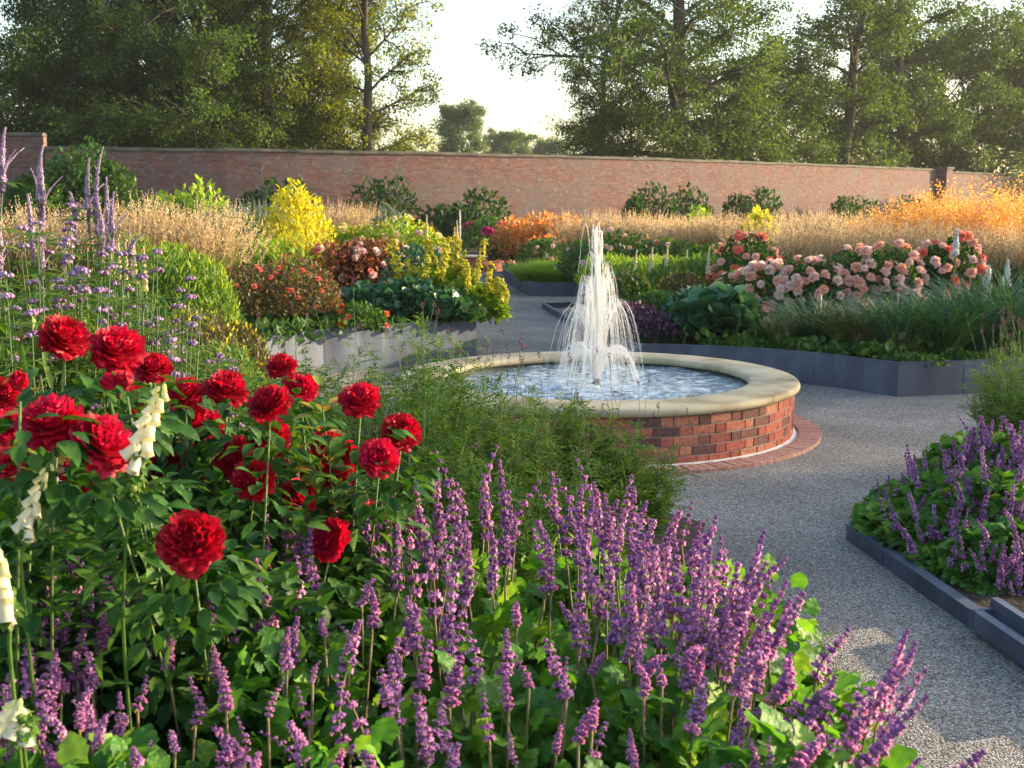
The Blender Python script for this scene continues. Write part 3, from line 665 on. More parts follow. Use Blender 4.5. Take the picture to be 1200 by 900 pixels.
    dd=np.tile([[0,0,1.]],(nd,1)); mb.inst(L_BLOBF,np.stack([Rr*np.cos(A),Rr*np.sin(A),Z],-1),frames(dd,[1.,0,0]+0*dd),np.stack([r.uniform(.002,.006,nd),r.uniform(.005,.02,nd),r.uniform(.002,.006,nd)],-1),0)
    mb.build('centre_jet',M['jet'],t)
    tier('water_arch',9,.98,.10,7,.0022,70,1,.016)
    tier('water_arch',9,.74,.19,7,.0022,80,2,.016,a0=.2)
    tier('water_arch',12,.34,.17,9,.0023,50,3,.014)
    return t
FX,FY=.781,11.136
ft=fountain((FX,FY,0),'round brick fountain with pale stone coping and white jets in the gravel court')
f2=copy_tree(ft,(-1.55,36.6,0),.4,1,'small distant brick fountain with one thin jet at the far end of the gravel path')
for ch in list(f2.children):
    if ch.name.startswith('water_arch'): bpy.data.objects.remove(ch)
    elif ch.name.startswith('centre_jet'): ch.scale=(.35,.35,.95)

# ------------------------------------------------------------------ garden wall, Y from the height of its top edge in the photo
WH=3.7
def wy(dy): return 1.59*F/dy
def wallseg(name, pts, h, label, th=.35, grp='lengths of the old garden wall'):
    p=[np.array(q) for q in pts]; loc=(p[0][0],p[0][1],0); t=thing(name,loc,label,'wall',grp)
    mb=MB(); cp=MB(); u=0
    for a,b in zip(p[:-1],p[1:]):
        d=nrm(b-a); n=np.array([-d[1],d[0]]); L=np.linalg.norm(b-a)
        q=[a,b,b+n*th,a+n*th]
        V=[(*v,z) for z in (-.1,h) for v in q]; 
        mb.add([V[0],V[1],V[5],V[4]],[[0,1,2,3]],uv=[(u,0),(u+L,0),(u+L,h),(u,h)])
        mb.add([V[2],V[3],V[7],V[6]],[[0,1,2,3]],uv=[(u,0),(u+L,0),(u+L,h),(u,h)])
        mb.add([V[1],V[2],V[6],V[5]],[[0,1,2,3]],uv=[(0,0),(th,0),(th,h),(0,h)]); mb.add([V[3],V[0],V[4],V[7]],[[0,1,2,3]],uv=[(0,0),(th,0),(th,h),(0,h)])
        mb.add([V[4],V[5],V[6],V[7]],[[0,1,2,3]],uv=[(u,0),(u+L,0),(u+L,th),(u,th)])
        u+=L
        k=int(L/.9)
        for i in range(k):
            c=a+d*(i+.5)*L/k+n*th/2; cp.box((c[0],c[1],h+.04+.012*math.sin(i*2.3+u)),(L/k-.01,th+.12,.075),0,math.atan2(d[1],d[0]))
            cp.box((c[0],c[1],h+.09+.012*math.sin(i*2.3+u)),(L/k-.01,th*.55,.05),0,math.atan2(d[1],d[0]))
    off=np.array([loc[0],loc[1],0])
    mb.build('brickwork',M['wall'],t,False,off); cp.build('coping',M['coping'] ,t,False,off)
    return t
M['coping']=noisemat('weathered coping',[(.06,.06,.05),(.11,.105,.085),(.17,.145,.11)],1.5,.95)
wp=lambda px,y:np.array([(px-600)/F*wy(232.5-y)*1.0,wy(232.5-y)])
_c=np.polyfit([62,200,330,450,600,700,800,900,1000,1098],[177.3,178.6,180.2,181.8,184.6,187.2,190.4,193.9,197.5,201],3)
wallseg('garden_wall',[wp(q,float(np.polyval(_c,q))) for q in np.linspace(62,1098,26)],WH,'long old red brick garden wall behind the whole planting, ending at the brick pier')
pA=wp(1098,201)
t=thing('wall_pier',(pA[0],pA[1],0),'narrow brick pier in the garden wall where it steps lower at the far right','pier')
mb=MB(); 
def uvbox(mb,c,sx,sy,h,rot):
    cr,sr=math.cos(rot),math.sin(rot); q=[(c[0]+x*cr-y*sr,c[1]+x*sr+y*cr) for x,y in ((-sx,-sy),(sx,-sy),(sx,sy),(-sx,sy))]
    for i in range(4):
        a,b=q[i],q[(i+1)%4]; L=2*(sx if i%2==0 else sy); mb.add([(*a,-.1),(*b,-.1),(*b,h),(*a,h)],[[0,1,2,3]],uv=[(0,0),(L,0),(L,h),(0,h)])
    mb.add([(*v,h) for v in q],[[0,1,2,3]],uv=[(0,0),(1,0),(1,1),(0,1)])
uvbox(mb,(0,0),.35,.4,WH+.1,.75); mb.build('brickwork',M['wall'],t,False)
mb=MB(); mb.box((0,0,WH+.16),(.85,.95,.1),0,.75); mb.build('cap',M['coping'],t,False)
wallseg('garden_wall',[wp(1103,203),wp(1200,206.5),wp(1330,210)],WH-.02,'far right length of garden wall beyond the pier catching orange evening light')
e0=wp(62,177.5)
wallseg('garden_wall',[e0+(-18,-.5),e0+(-2.6,-.15),e0+(-.03,0)],4.15,'taller left end of the garden wall rising behind the lilac spikes')

# ------------------------------------------------------------------ NEAR PLANTING: salvia clumps
def canopyY(py): return float(np.interp(py,[520,560,600,650,700,800,900],[3.75,3.45,3.1,2.75,2.45,2.08,1.8]))
T_=[ # spike tips in the photo: px, py, length px, lean px (tip minus foot)
(464,578,60,-4),(503,553,75,-14),(487,573,85,-10),(532,532,80,0),(558,528,80,-10),(586,541,75,-8),(612,566,60,8),(540,568,60,-8),(642,557,50,-10),(675,555,70,-4),(696,541,75,2),(704,566,60,2),(742,560,65,16),(744,573,60,4),(750,588,60,4),(636,612,45,-6),(585,620,70,8),(558,632,65,10),(529,603,60,-8),(516,576,70,4),(655,575,60,-8),(665,590,60,2),(690,590,60,0),(715,580,60,8),(725,600,55,6),
(269,552,110,0),(347,592,80,18),(350,620,70,-20),(392,560,90,2),(410,567,80,-25),(425,585,75,-20),(318,640,60,20),(300,610,80,-14),(342,598,90,10),(355,618,60,14),(303,658,95,-20),(360,665,50,12),(430,672,35,6),(445,695,45,8),(372,723,25,-8),(410,730,30,0),(492,637,95,14),(535,667,100,14),(555,632,70,14),(505,640,80,-4),(527,690,75,-10),(366,773,28,0),(348,806,50,-14),(379,814,80,-30),(397,793,90,-32),(440,790,70,-24),(347,848,45,-8),(530,745,80,-10),(487,820,70,-14),(515,825,60,-8),(520,830,70,20),(565,815,60,-8),(533,868,30,0),(470,750,75,14),(505,755,75,16),(455,770,60,-10),(480,700,70,-6),(460,620,70,-6),(440,600,60,-8),
(68,605,60,-14),(120,600,60,2),(60,650,110,-6),(85,655,115,6),(42,690,100,4),(265,610,70,4),(285,640,60,-16),(165,682,85,-12),(235,800,55,6),(97,813,60,-22),(140,812,45,0),(162,862,60,8),(180,870,40,10),(258,850,50,-26),(290,845,50,4),(20,664,70,10),(10,705,80,-10),(50,830,55,4),(205,845,40,0),(105,690,90,10),(75,720,80,-4),(30,760,60,-6),(130,640,70,-10),(115,760,55,8),(170,590,50,-8),(145,840,40,6),
(921,683,80,26),(943,697,85,30),(997,745,60,24),(928,761,70,8),(1025,772,90,14),(1065,739,110,24),(1077,783,95,20),(1083,815,80,30),(983,792,70,20),(1000,803,60,26),(960,862,45,12),(1155,886,50,36),(1080,892,40,26),(908,870,50,4),(967,815,70,16),(1040,800,90,20),(1020,830,70,14),(990,850,60,10),(1050,850,60,22),
(840,605,75,12),(823,615,60,8),(898,628,75,26),(862,637,70,16),(798,630,65,4),(784,640,65,6),(770,650,70,0),(627,622,70,-12),(668,705,60,-8),(640,752,75,-22),(708,763,30,14),(775,760,40,20),(800,745,45,6),(816,750,40,10),(830,798,70,14),(730,660,70,-4),(715,640,60,4),(700,650,70,-4),(685,668,70,2),(760,600,70,10),(775,615,70,8),(720,700,60,0),(745,690,60,4),(815,765,50,8),(888,762,60,10),(880,680,80,16),(860,690,80,12),(850,700,70,10),(780,690,70,0),(800,680,80,8),(820,690,75,6),(835,660,80,14),(845,650,75,12),(870,665,80,20),(885,700,75,18),(900,720,70,16),(865,740,70,8),(840,730,70,8),(815,720,75,2),(895,660,70,24),(755,650,70,2),(760,700,60,-6),(740,620,65,0),(725,610,60,4),(690,620,70,0),(670,600,60,-10),(680,570,55,2),(790,600,55,10),(812,590,50,10),(830,640,80,8),(905,745,70,14),(915,800,60,10),(940,800,70,14),(950,830,60,12),(865,860,50,6),(880,835,50,8),(850,885,35,0),(805,660,80,4),(778,670,70,2),(750,640,60,2),(600,580,65,2),(570,560,70,-2),(548,590,70,2),(520,610,70,-4),(500,600,70,-6),(476,610,70,-8),(448,580,60,-8),(596,600,60,4),
(640,640,50,-6),(610,700,35,4),(595,738,60,4),(620,770,40,0),(560,745,60,4),(590,790,45,-6),(690,730,45,6),(660,780,40,-4),(740,730,45,4),(760,780,40,6),(700,820,40,6),(740,860,35,0),(655,850,35,4),(600,860,40,-4),(430,860,50,-6),(400,870,40,8),(310,700,60,4),(330,740,50,-6),(280,700,60,6),(240,700,50,-4),(200,740,50,4),(250,760,45,-6),(320,800,45,6),(300,880,40,4),(110,880,40,4),(60,870,45,-4),(15,860,40,6),(15,800,50,4),
]
T_+= [(RG.uniform(5,120),RG.uniform(640,850),RG.uniform(45,85),RG.uniform(-12,12)) for _ in range(36)]+[(RG.uniform(120,560),RG.uniform(690,885),RG.uniform(35,70),RG.uniform(-20,20)) for _ in range(16)]+[(RG.uniform(560,900),RG.uniform(700,880),RG.uniform(35,60),RG.uniform(-8,18)) for _ in range(9)]
T_+= [(px_+dx,py_+dy,L_*.9,ln_) for (px_,py_,L_,ln_) in [t for t in T_ if t[0]>700 and t[1]<760][::3] for dx,dy in ((11,22),)]
CL=[(-.95,1.85,'cream foxglove at the lower edge'),(-.62,1.75,''),(-.25,1.72,''),(.12,1.72,''),(.46,1.85,''),(-.8,2.35,''),(-.42,2.2,''),(-.05,2.15,''),(.30,2.2,''),(.58,2.35,''),(-.36,2.75,''),(.0,2.62,''),(.34,2.75,''),(.55,2.95,''),(-.12,3.15,''),(.22,3.3,'')]
LAB=['purple salvia clump with dense spikes around the lowest white foxglove','salvia clump with big green leaves below the large single red rose','salvia clump at the bottom edge with three spikes leaning left','leafy salvia clump at the bottom edge with few short spikes','salvia clump with pink lit spikes reaching furthest over the gravel at the bottom','purple salvia clump under the cream foxgloves with stacked spikes','salvia clump standing between the largest red rose and its lower leaves','salvia clump of tall upright spikes over broad leaves in mid bed','leafy salvia clump beside the densest purple drift','salvia clump with spikes leaning out over the gravel path','purple salvia spikes rising in front of the lowest half open red rose','salvia clump around a bright green leafy gap in the drift','densely flowering salvia clump in the middle of the drift','densely flowering salvia clump along the gravel side','salvia clump rising before the feathery green foliage behind the roses','furthest salvia clump, its tips against the brick fountain wall']
spk=[[] for _ in CL]
def near_clump(P):
    d=[(P[0]-c[0])**2+(P[1]-c[1])**2 for c in CL]; return int(np.argmin(d))
for (px_,py_,L_,ln) in T_:
    if py_>690: L_=L_*.86
    if px_>760: ln=ln+(px_-760)*.07; L_=L_*.95
    Yt=canopyY(py_+L_*.5)+RG.uniform(-.06,.06); tip=at(px_,py_,Yt); ft_=at(px_-ln,py_+L_,Yt-.02+RG.uniform(-.04,.04))
    spk[near_clump(ft_)].append((tip,ft_))
for i,(cx,cy,_) in enumerate(CL):
    t=thing('salvia_plant',(cx,cy,.42),LAB[i],'salvia','purple salvias in the near bed'); off=np.array([cx,cy,.42])
    top=1.22 if cy<2.0 else 1.22 if cy<2.6 else 1.13
    mb=MB(); lv=dome(mb,L_HEART,620,(cx,cy,.42),.28,(top-.42)*1.1,.056,out=.75,up=.15,seed=i,fill=.45,svar=.5,jit=.45,hang=.1)
    dome(mb,L_HEART,110,(cx,cy,.42),.28,(top-.42)*1.12,.036,out=.6,up=.7,seed=i+50,fill=.8,svar=.4)
    mb.build('foliage',M['salvia_leaf'],t,True,off)
    sm=MB(); stems(sm,(cx,cy,.42),lv[::9],.003,0)
    for tip,f in spk[i]:
        stems(sm,(cx+(f[0]-cx)*.5,cy+(f[1]-cy)*.5,.45),[f],.0032,1,5,.06)
    sm.build('stem',[M['stem'],M['red_stem']],t,True,off)
    for tip,f in spk[i]:
        d=tip-f; L=np.linalg.norm(d)*1.03; me=SPIKES[RG.integers(10)]
        fat=float(np.clip(.165/L,.95,1.7))*RG.uniform(.68,.90)
        place('flower_spike',me,t,f-off,rot_to(d/L,RG.uniform(0,6.28)),(L*fat,L*fat,L))

# ------------------------------------------------------------------ red roses
BL=[(75,397,56,0),(137,411,62,0),(180,432,42,2),(128,451,26,6),(148,447,26,6),(60,497,74,1),(117,520,74,2),(150,500,40,3),(205,532,46,3),(217,462,44,1),(218,490,42,2),(265,457,48,0),(176,490,34,1),(4,462,40,2),(8,545,44,4),(6,585,40,1),(8,610,40,3),(316,474,50,3),(352,455,38,1),(316,512,46,2),(275,536,48,0),(297,563,50,3),(422,470,47,0),(470,507,45,1),(444,536,44,2),(385,522,40,0),(402,535,40,3),(349,584,46,2),(412,585,38,4),(387,633,50,0),(225,636,74,3),(180,618,46,5),(80,662,34,4),(490,614,22,1),(398,556,40,2),(120,545,50,0),(22,450,30,6),(243,545,16,6),(335,545,14,6),(95,555,44,0),(30,525,40,2),(160,470,40,1),(330,430,34,3),(245,500,40,2),(180,555,42,0),(365,548,38,3),(300,600,38,1),(50,610,40,2),(12,500,42,3),(432,600,32,4),(230,575,36,1)]
BC=[(-1.05,2.38),(-.80,2.98),(-.46,3.05),(-.40,3.45),(-.85,3.5),(-1.45,3.2),(-.60,2.42)]; BH=[1.10,.97,.88,.85,.92,1.0,.95]
RL=['red rose bush with two huge blooms behind the hanging cream foxglove','red rose bush carrying the topmost crimson blooms above the mauve flowers','red rose bush whose lowest bloom glows before the purple spikes','red rose bush with the crimson blooms nearest the feathery green foliage','dark leaved rose bush between the topmost blooms and the middle ones','red rose bush with small half hidden blooms at the picture edge','red rose bush carrying the single large low bloom above the purple spikes']
def near_b(P):
    d=[(P[0]-c[0])**2+(P[1]-c[1])**2 for c in BC]; return int(np.argmin(d))
bl=[[] for _ in BC]
for (px_,py_,wd,kind) in BL:
    real={5:.10,6:.042}.get(kind,.108 if wd>60 else .095 if wd>44 else .086)
    Yb=float(np.clip(F*real/wd,1.95,3.2)); P=at(px_,py_,Yb); bl[near_b(P)].append((P,kind,wd*Yb/F))
allb=np.array([P for b_ in bl for P,_,_ in b_]); AVOID=np.vstack([allb+[0,-.02,0],allb+[0,-.10,.03],allb+[0,-.18,.06]])   # leaves make room for the blooms
for i,(cx,cy) in enumerate(BC):
    base=(cx,cy,.42); off=np.array(base)
    t=thing('rose_bush',base,RL[i],'rose bush','crimson roses in the near bed')
    hgt=BH[i]
    mb=MB(); lv=dome(mb,L_OVAL,2600,base,.33,hgt,.052,out=.7,up=.25,seed=200+i,fill=.45,svar=.35,jit=.7,hang=.15); 
    for P,kind,wd in bl[i]:           # collar of leaves below each bloom
        n=24; d=rv(n); d[:,2]=-np.abs(d[:,2])*.6; mb.inst(L_OVAL,P+[0,.02,-.065]+d*[.09,.09,.1],frames(nrm(d*[1,1,.3]+[0,0,-.2]),nrm(rv(n)*.4+[0,0,1.])),RG.uniform(.035,.06,n))
    for P,kind,wd in bl[i]:           # compound leaves up each flowering stem
        n=30; s_=RG.uniform(.55,.97,n)[:,None]; d=nrm(rv(n)*[1,1,.4]); q=np.array(base)+(P-np.array(base))*s_+d*.02
        for e in (.0,.045,.085): mb.inst(L_OVAL,q+d*e,frames(nrm(d+rv(n)*.6),nrm(rv(n)*.3+[0,0,1.])),RG.uniform(.035,.055,n))
    mb.build('foliage',M['rose_leaf'],t,True,off)
    sm=MB(); stems(sm,base,lv[::60],.004,0); stems(sm,base,[P-[0,0,.03] for P,_,_ in bl[i]],.0032,0,5,.05); sm.build('stem',[M['stem']],t,True,off)
    for P,kind,wd in bl[i]:
        me=BUDR if kind==6 else ROSES[kind if kind<6 else 0]
        tilt=nrm([RG.normal()*.35+.1,-.75+RG.normal()*.2,.55]); 
        if wd*0+P[2]>1.62: tilt=nrm([RG.normal()*.3+.1,-.45,.85])
        sc=wd/.86 if kind!=6 else wd/.5
        q=place('bloom',me,t,P-off,rot_to(tilt,RG.uniform(0,6.28)),(sc,sc,sc*.95))
AVOID=None
# young shoots with pale red-gold leaves
for (px_,py_,Yb,lab) in ((375,470,2.95,'young rose shoot with golden leaves among the crimson blooms'),(45,440,2.6,'young rose shoot with reddish folded leaves above the big left blooms')):
    P=at(px_,py_,Yb); b=np.array([P[0]+.02,P[1]+.05,.42]); t=thing('rose_shoot',b,lab,'rose shoot'); mb=MB()
    mb.tube(np.array([b+(P-b)*s+[.03*math.sin(s*3),0,0] for s in np.linspace(0,1,8)]),np.linspace(.005,.002,8),5); mb.build('stem',M['stem'],t,True,b)
    mb=MB(); n=34; s=RG.uniform(.72,1.03,n)[:,None]; d=nrm(rv(n)*[1,1,.3]+[0,0,.1]); mb.inst(L_OVAL,b+(P-b)*s+d*.02,frames(d,nrm(rv(n)*.3+[0,0,1.])),RG.uniform(.04,.065,n)); mb.build('foliage',M['rose_new'],t,True,b)

# ------------------------------------------------------------------ cream foxgloves
def bell():
    prof=[(0,.05),(.08,.17),(.2,.24),(.45,.28),(.75,.28),(.92,.31),(1.0,.36)]; k=10; V=[]
    for t,r in prof:
        for j in range(k):
            a=2*PI*j/k; rr=r*(1+(.10*math.cos(a*5) if t>.95 else 0)); V.append((rr*math.cos(a),t+(.10*max(0,-math.sin(a)) if t>.95 else 0),rr*math.sin(a)*.8))
    Q=[(i*k+j,i*k+(j+1)%k,(i+1)*k+(j+1)%k,(i+1)*k+j) for i in range(len(prof)-1) for j in range(k)]
    return np.array(V),np.array(Q),np.zeros((0,3),int)
L_BELL=bell()
def foxglove(path, Yd, bells, bsize, label, seed):
    "path: photo pixels foot..tip; bells: (pixel along list) fraction range with flowers"
    P=np.array([at(x,y,Yd) for x,y in path]); b=np.array([P[0][0]+.02,Yd+.04,.42]); P=np.vstack([b,P])
    u=np.linspace(0,1,len(P)); uu=np.linspace(0,1,40); C_=np.stack([np.interp(uu,u,P[:,k]) for k in range(3)],-1)
    for _ in range(3): C_[1:-1]=(C_[:-2]+2*C_[1:-1]+C_[2:])/4
    t=thing('foxglove',b,label,'foxglove','cream foxgloves'); mb=MB(); mb.tube(C_,np.linspace(.0036,.0015,40),6)
    r=np.random.default_rng(seed)
    n=46; s=r.uniform(.45,bells[0],n); p=np.stack([np.interp(s,uu,C_[:,k]) for k in range(3)],-1); d=nrm(r.normal(size=(n,3))*[1,1,.25]); mb.inst(L_BLOB,p,frames(d,[0,0,1.]+0*d),r.uniform(.012,.02,n))
    d2=nrm(r.normal(size=(n,3))*[1,1,.4]); mb.inst(L_OVAL,p,frames(d2,[0,0,1.]+0*d2),r.uniform(.018,.03,n))
    mb.build('stem',M['feather'],t,True,b)
    cnt=int(13*(1+(bells[1]-bells[0]<.2)*-.3))
    for k in range(cnt):
        f=k/(cnt-1); s=bells[0]+(bells[1]-bells[0])*f; p=np.array([np.interp(s,uu,C_[:,q]) for q in range(3)])
        side=(-1 if k%2 else 1); d=nrm([-.45+side*.45+r.normal()*.18,-.45+r.normal()*.2,-.8]); sz=bsize*(1-.62*f**1.3); p=p+np.array([d[0],d[1],0])*.008
        R=frames(d[None],np.array([[0,-1,.3]])); mb=MB(); mb.inst(L_BELL,[[0,0,0]],R,sz,0,[.95-.95*f])
        mb.build('bell',M['cream'],t,True,None,p-b)
foxglove([(142,735),(146,660),(151,590),(160,545),(176,500),(188,466),(193,447)],2.05,(.62,.985),.036,'cream foxglove arching right in front of the crimson roses',1)
foxglove([(30,720),(24,660),(28,630),(40,600),(52,565),(60,540)],2.0,(.6,.98),.030,'smaller cream foxglove leaning right below the left crimson blooms',2)
foxglove([(10,760),(12,740),(8,720),(4,690),(3,660),(-4,628)],1.75,(.66,.98),.048,'nearest foxglove with large white bells at the photo edge',3)
foxglove([(30,895),(29,885),(28,870),(27,855),(26,835),(25,815)],1.75,(.8,.98),.045,'low white foxglove almost buried in the bottom salvia spikes',4)

# ------------------------------------------------------------------ feathery burnet mass before the fountain
def burnet(loc, rad, h, label, seed, n=1500, heads=14, tall=.25, group='feathery burnets before the fountain'):
    t=thing('burnet_plant',loc,label,'burnet',group); mb=MB(); r=np.random.default_rng(seed)
    k=95; a=r.uniform(0,6.28,k); rr=rad*np.sqrt(r.random(k)); top=np.stack([rr*np.cos(a),rr*np.sin(a),h*(1-.42*(rr/rad)**2)*r.uniform(.72,1.08,k)],-1)
    sm=MB()
    for p in top:
        b=p*[.35,.35,0]; s=np.linspace(0,1,6)[:,None]; pts=b+(p-b)*s+np.array([0,0,h*.08])*(s*(1-s)*3); sm.tube(pts,np.linspace(.004,.0014,6),4,0)
        m=int(n/k*1.0); ss=r.uniform(.18,1.0,m)[:,None]; q=b+(p-b)*ss+np.array([0,0,h*.08])*(ss*(1-ss)*3)
        d=nrm(rv(m)*[1,1,.5]+[0,0,.45]); sz=r.uniform(.07,.13,m)*(1.25-.6*ss[:,0])
        # each leaf is a small frond: rachis with leaflets
        fl=7; T=np.linspace(.12,1,fl); base=q[:,None]+d[:,None]*(T[None,:,None]*sz[:,None,None]); sd=nrm(np.cross(d,nrm(rv(m)*.4+[0,0,1.])))
        sg=np.where(np.arange(fl)%2,1,-1)[None,:,None]; dd=nrm(d[:,None]*.75+sd[:,None]*sg*.7); dd=np.broadcast_to(dd,base.shape).reshape(-1,3)
        mb.inst(L_FLAG,base.reshape(-1,3),frames(dd,nrm(rv(m*fl)*.5+[0,0,1.])),np.repeat(sz*.42,fl),0,np.repeat(np.clip(r.normal(.45,.25,m),0,1),fl))
    sm.build('stem',M['stem'],t); mb.build('foliage',M['feather'],t)
    for j in range(heads):
        a=r.uniform(0,6.28); q=rad*.8*math.sqrt(r.random()); b=np.array([q*math.cos(a),q*math.sin(a),h*.6]); p=b+[r.normal()*.10,r.normal()*.10,h*.4+tall*r.uniform(.3,1)]
        st=MB(); s=np.linspace(0,1,6)[:,None]; st.tube(b+(p-b)*s+np.array([r.normal()*.05,0,0])*(s*(1-s)*2),np.linspace(.0016,.001,6),4,0)
        n2=22; d=rv(n2); st.inst(L_BLOBF,p+d*[.006,.006,.013]+[0,0,.01],frames(d,[0,0,1.]+0*d),r.uniform(.005,.008,n2),1); st.build('flower_head',[M['stem'],M['burnet']],t)
    return t
for i,(px_,Yd,rad,h,hd,lab) in enumerate([(395,6.2,.55,1.28,4,'feathery green burnet behind the crimson roses, its tips against the zinc planter'),(470,5.6,.50,1.18,5,'feathery burnet just right of the crimson rose blooms'),(500,6.9,.60,1.30,8,'tall feathery burnet beneath the yellow flowering plant'),(575,6.2,.55,1.06,16,'feathery burnet with dark pink heads before the fountain water'),(650,6.9,.50,.92,20,'feathery burnet with maroon heads before the fountain coping'),(715,7.0,.45,.72,18,'low feathery burnet lit olive against the fountain brickwork'),(330,7.2,.5,1.12,2,'feathery green plant at the warm lit end of the zinc planter'),(560,5.2,.45,.85,3,'low feathery burnet directly behind the salvia tips'),(660,5.6,.42,.70,6,'low feathery burnet between the salvia tips and the fountain')]):
    burnet(((px_-600)/F*Yd*1.02,Yd,.035),rad*1.05,h*1.06,lab,300+i,2100,int(hd*.7))

# ------------------------------------------------------------------ LEFT BACK OF THE NEAR BED: tall spikes and mauve flowers
def spire(L, r, k=60, m=1, mb=None, base=(0,0,0), bend=(0,0), seed=0, tpl=None):
    "slender tapering spike of tiny florets"
    q=np.random.default_rng(seed); t=np.linspace(0,1,10); ax=np.stack([bend[0]*t**2.5,bend[1]*t**2.5,L*t],-1)+np.array(base); mb.tube(ax,np.linspace(r*.35,r*.15,10),5,m)
    n=k*4; s=q.random(n); p=np.stack([np.interp(s,t,ax[:,i]) for i in range(3)],-1); d=nrm(q.normal(size=(n,3))*[1,1,.15]+[0,0,.45]); mb.inst(tpl or L_BLOBF,p,frames(d,[0,0,1.]+0*d),r*(1.25-.85*s)*q.uniform(.8,1.2,n),m)
VS=[(3,150,215,4.6,4),(-1,215,290,4.6,3),(46,170,235,5.2,6),(50,180,240,5.2,-3),(103,185,245,5.6,2),(113,172,255,5.6,10),(127,207,270,5.6,-3),(131,225,275,5.4,3),(120,235,280,5.5,-8),(49,278,315,5.0,1),(88,225,258,5.6,-8),(37,228,275,5.0,-6),(153,275,300,5.6,18),(75,270,300,5.3,10)]
VC=[(-2.05,4.7,'tallest lilac spired plant at the left picture edge'),(-2.05,5.2,'lilac spired plant with twin spikes against the wall climber'),(-1.95,5.65,'group of lilac spires with curling tips before the tan grass')]
vs=[[] for _ in VC]
for v in VS:
    P=at(v[0],v[2],v[3]); vs[int(np.argmin([abs(P[0]-c[0])+abs(P[1]-c[1])*2 for c in VC]))].append(v)
for i,(cx,cy,lab) in enumerate(VC):
    b=np.array([cx,cy,.03]); t=thing('speedwell_plant',b,lab,'speedwell','lilac spired plants'); sm=MB(); fo=MB()
    for j,v in enumerate(vs[i]):
        f=at(v[0],v[2],v[3]); tp=at(v[0]+v[4]*.8,v[1],v[3]); 
        bb=b+[RG.normal()*.08,RG.normal()*.08,0]; s=np.linspace(0,1,7)[:,None]; sm.tube(bb+(f-bb)*s,np.linspace(.006,.003,7),5)
        for lv_ in np.linspace(.35,1.0,9):      # whorls of narrow leaves
            p=bb+(f-bb)*lv_; a=np.arange(6)*PI/3+RG.random()*2; d=np.stack([np.cos(a),np.sin(a),0*a+.25],-1); fo.inst(L_LONG,np.tile(p,(6,1)),frames(nrm(d),[0,0,1.]+0*d),.13*(1.2-.5*lv_))
        mb=MB(); L=tp[2]-f[2]; spire(L,.0135,90,0,mb,(0,0,0),(tp[0]-f[0],0),j); mb.build('flower_spike',M['lilac'],t,True,None,f-b)
        for q in range(3):          # thin side spikes, curling
            mb=MB(); a=RG.uniform(0,6.28); spire(.10+.08*RG.random(),.009,26,0,mb,(0,0,0),(.09*math.cos(a),.09*math.sin(a)),j*5+q); mb.build('side_spike',M['lilac'],t,True,None,f-b-[0,0,RG.uniform(.02,.12)])
    for _ in range(40):
        a=RG.uniform(0,6.28); rr=.32*math.sqrt(RG.random()); f=b+[rr*math.cos(a),rr*math.sin(a),RG.uniform(1.2,1.75)]; bb=b+[.4*rr*math.cos(a),.4*rr*math.sin(a),0]; s=np.linspace(0,1,5)[:,None]; sm.tube(bb+(f-bb)*s,np.linspace(.005,.002,5),4)
        for lv_ in np.linspace(.3,1.0,10):
            p=bb+(f-bb)*lv_; a2=np.arange(5)*PI/2.5+RG.random()*2; d=np.stack([np.cos(a2),np.sin(a2),0*a2+.25],-1); fo.inst(L_LONG,np.tile(p,(5,1)),frames(nrm(d),[0,0,1.]+0*d),.12*(1.2-.5*lv_))
    sm.build('stem',M['stem'],t,True,b); fo.build('foliage',M['feather'],t,True,b)
def topz0(py,Y): return at(600,py,Y)[2]
def mauve(loc, rad, h, label, seed, heads=34, wd=.0135, group='mauve whorled plants left of the path', fm='feather', hm='mauve', lsz=.10):
    b=np.array(loc,float); t=thing('mint_plant',b,label,'flowering herb',group); r=np.random.default_rng(seed); sm=MB(); fo=MB(); 
    for k in range(80):
        a=r.uniform(0,6.28); rr=rad*math.sqrt(r.random()); top=b+[rr*math.cos(a),rr*math.sin(a),h*r.uniform(.55,1)*(1-.12*(rr/rad)**2)]; bb=b+[rr*.5*math.cos(a),rr*.5*math.sin(a),0]; s=np.linspace(0,1,4)[:,None]
        sm.tube(bb+(top-bb)*s,np.linspace(.004,.002,4),4)
        for lv_ in np.linspace(.3,.98,10):
            p=bb+(top-bb)*lv_; a2=r.uniform(0,6)+np.array([0,PI,1.6,4.7]); d=nrm(np.stack([np.cos(a2),np.sin(a2),0*a2+.35],-1)); fo.inst(L_LONG,np.tile(p,(4,1)),frames(d,[0,0,1.]+0*d),lsz*(1.25-.5*lv_))
        if k<heads:
            for q in range(2):
                mb=MB(); n2=20; d=rv(n2); d[:,2]=np.abs(d[:,2]); mb.inst(L_BLOB,d*[wd*.8,wd*.8,wd*.3],frames(nrm(d+[0,0,.1]),[0,0,1.]+0*d),wd*1.1*r.uniform(.7,1.2,n2)); mb.build('flower_head',M[hm],t,True,None,top-b-[0,0,q*.07])
    dome(fo,L_LONG,900,b,rad*1.0,h*.86,.085,seed=seed,up=.8,fill=.3); sm.build('stem',M['stem'],t,True,b); fo.build('foliage',M[fm],t,True,b)
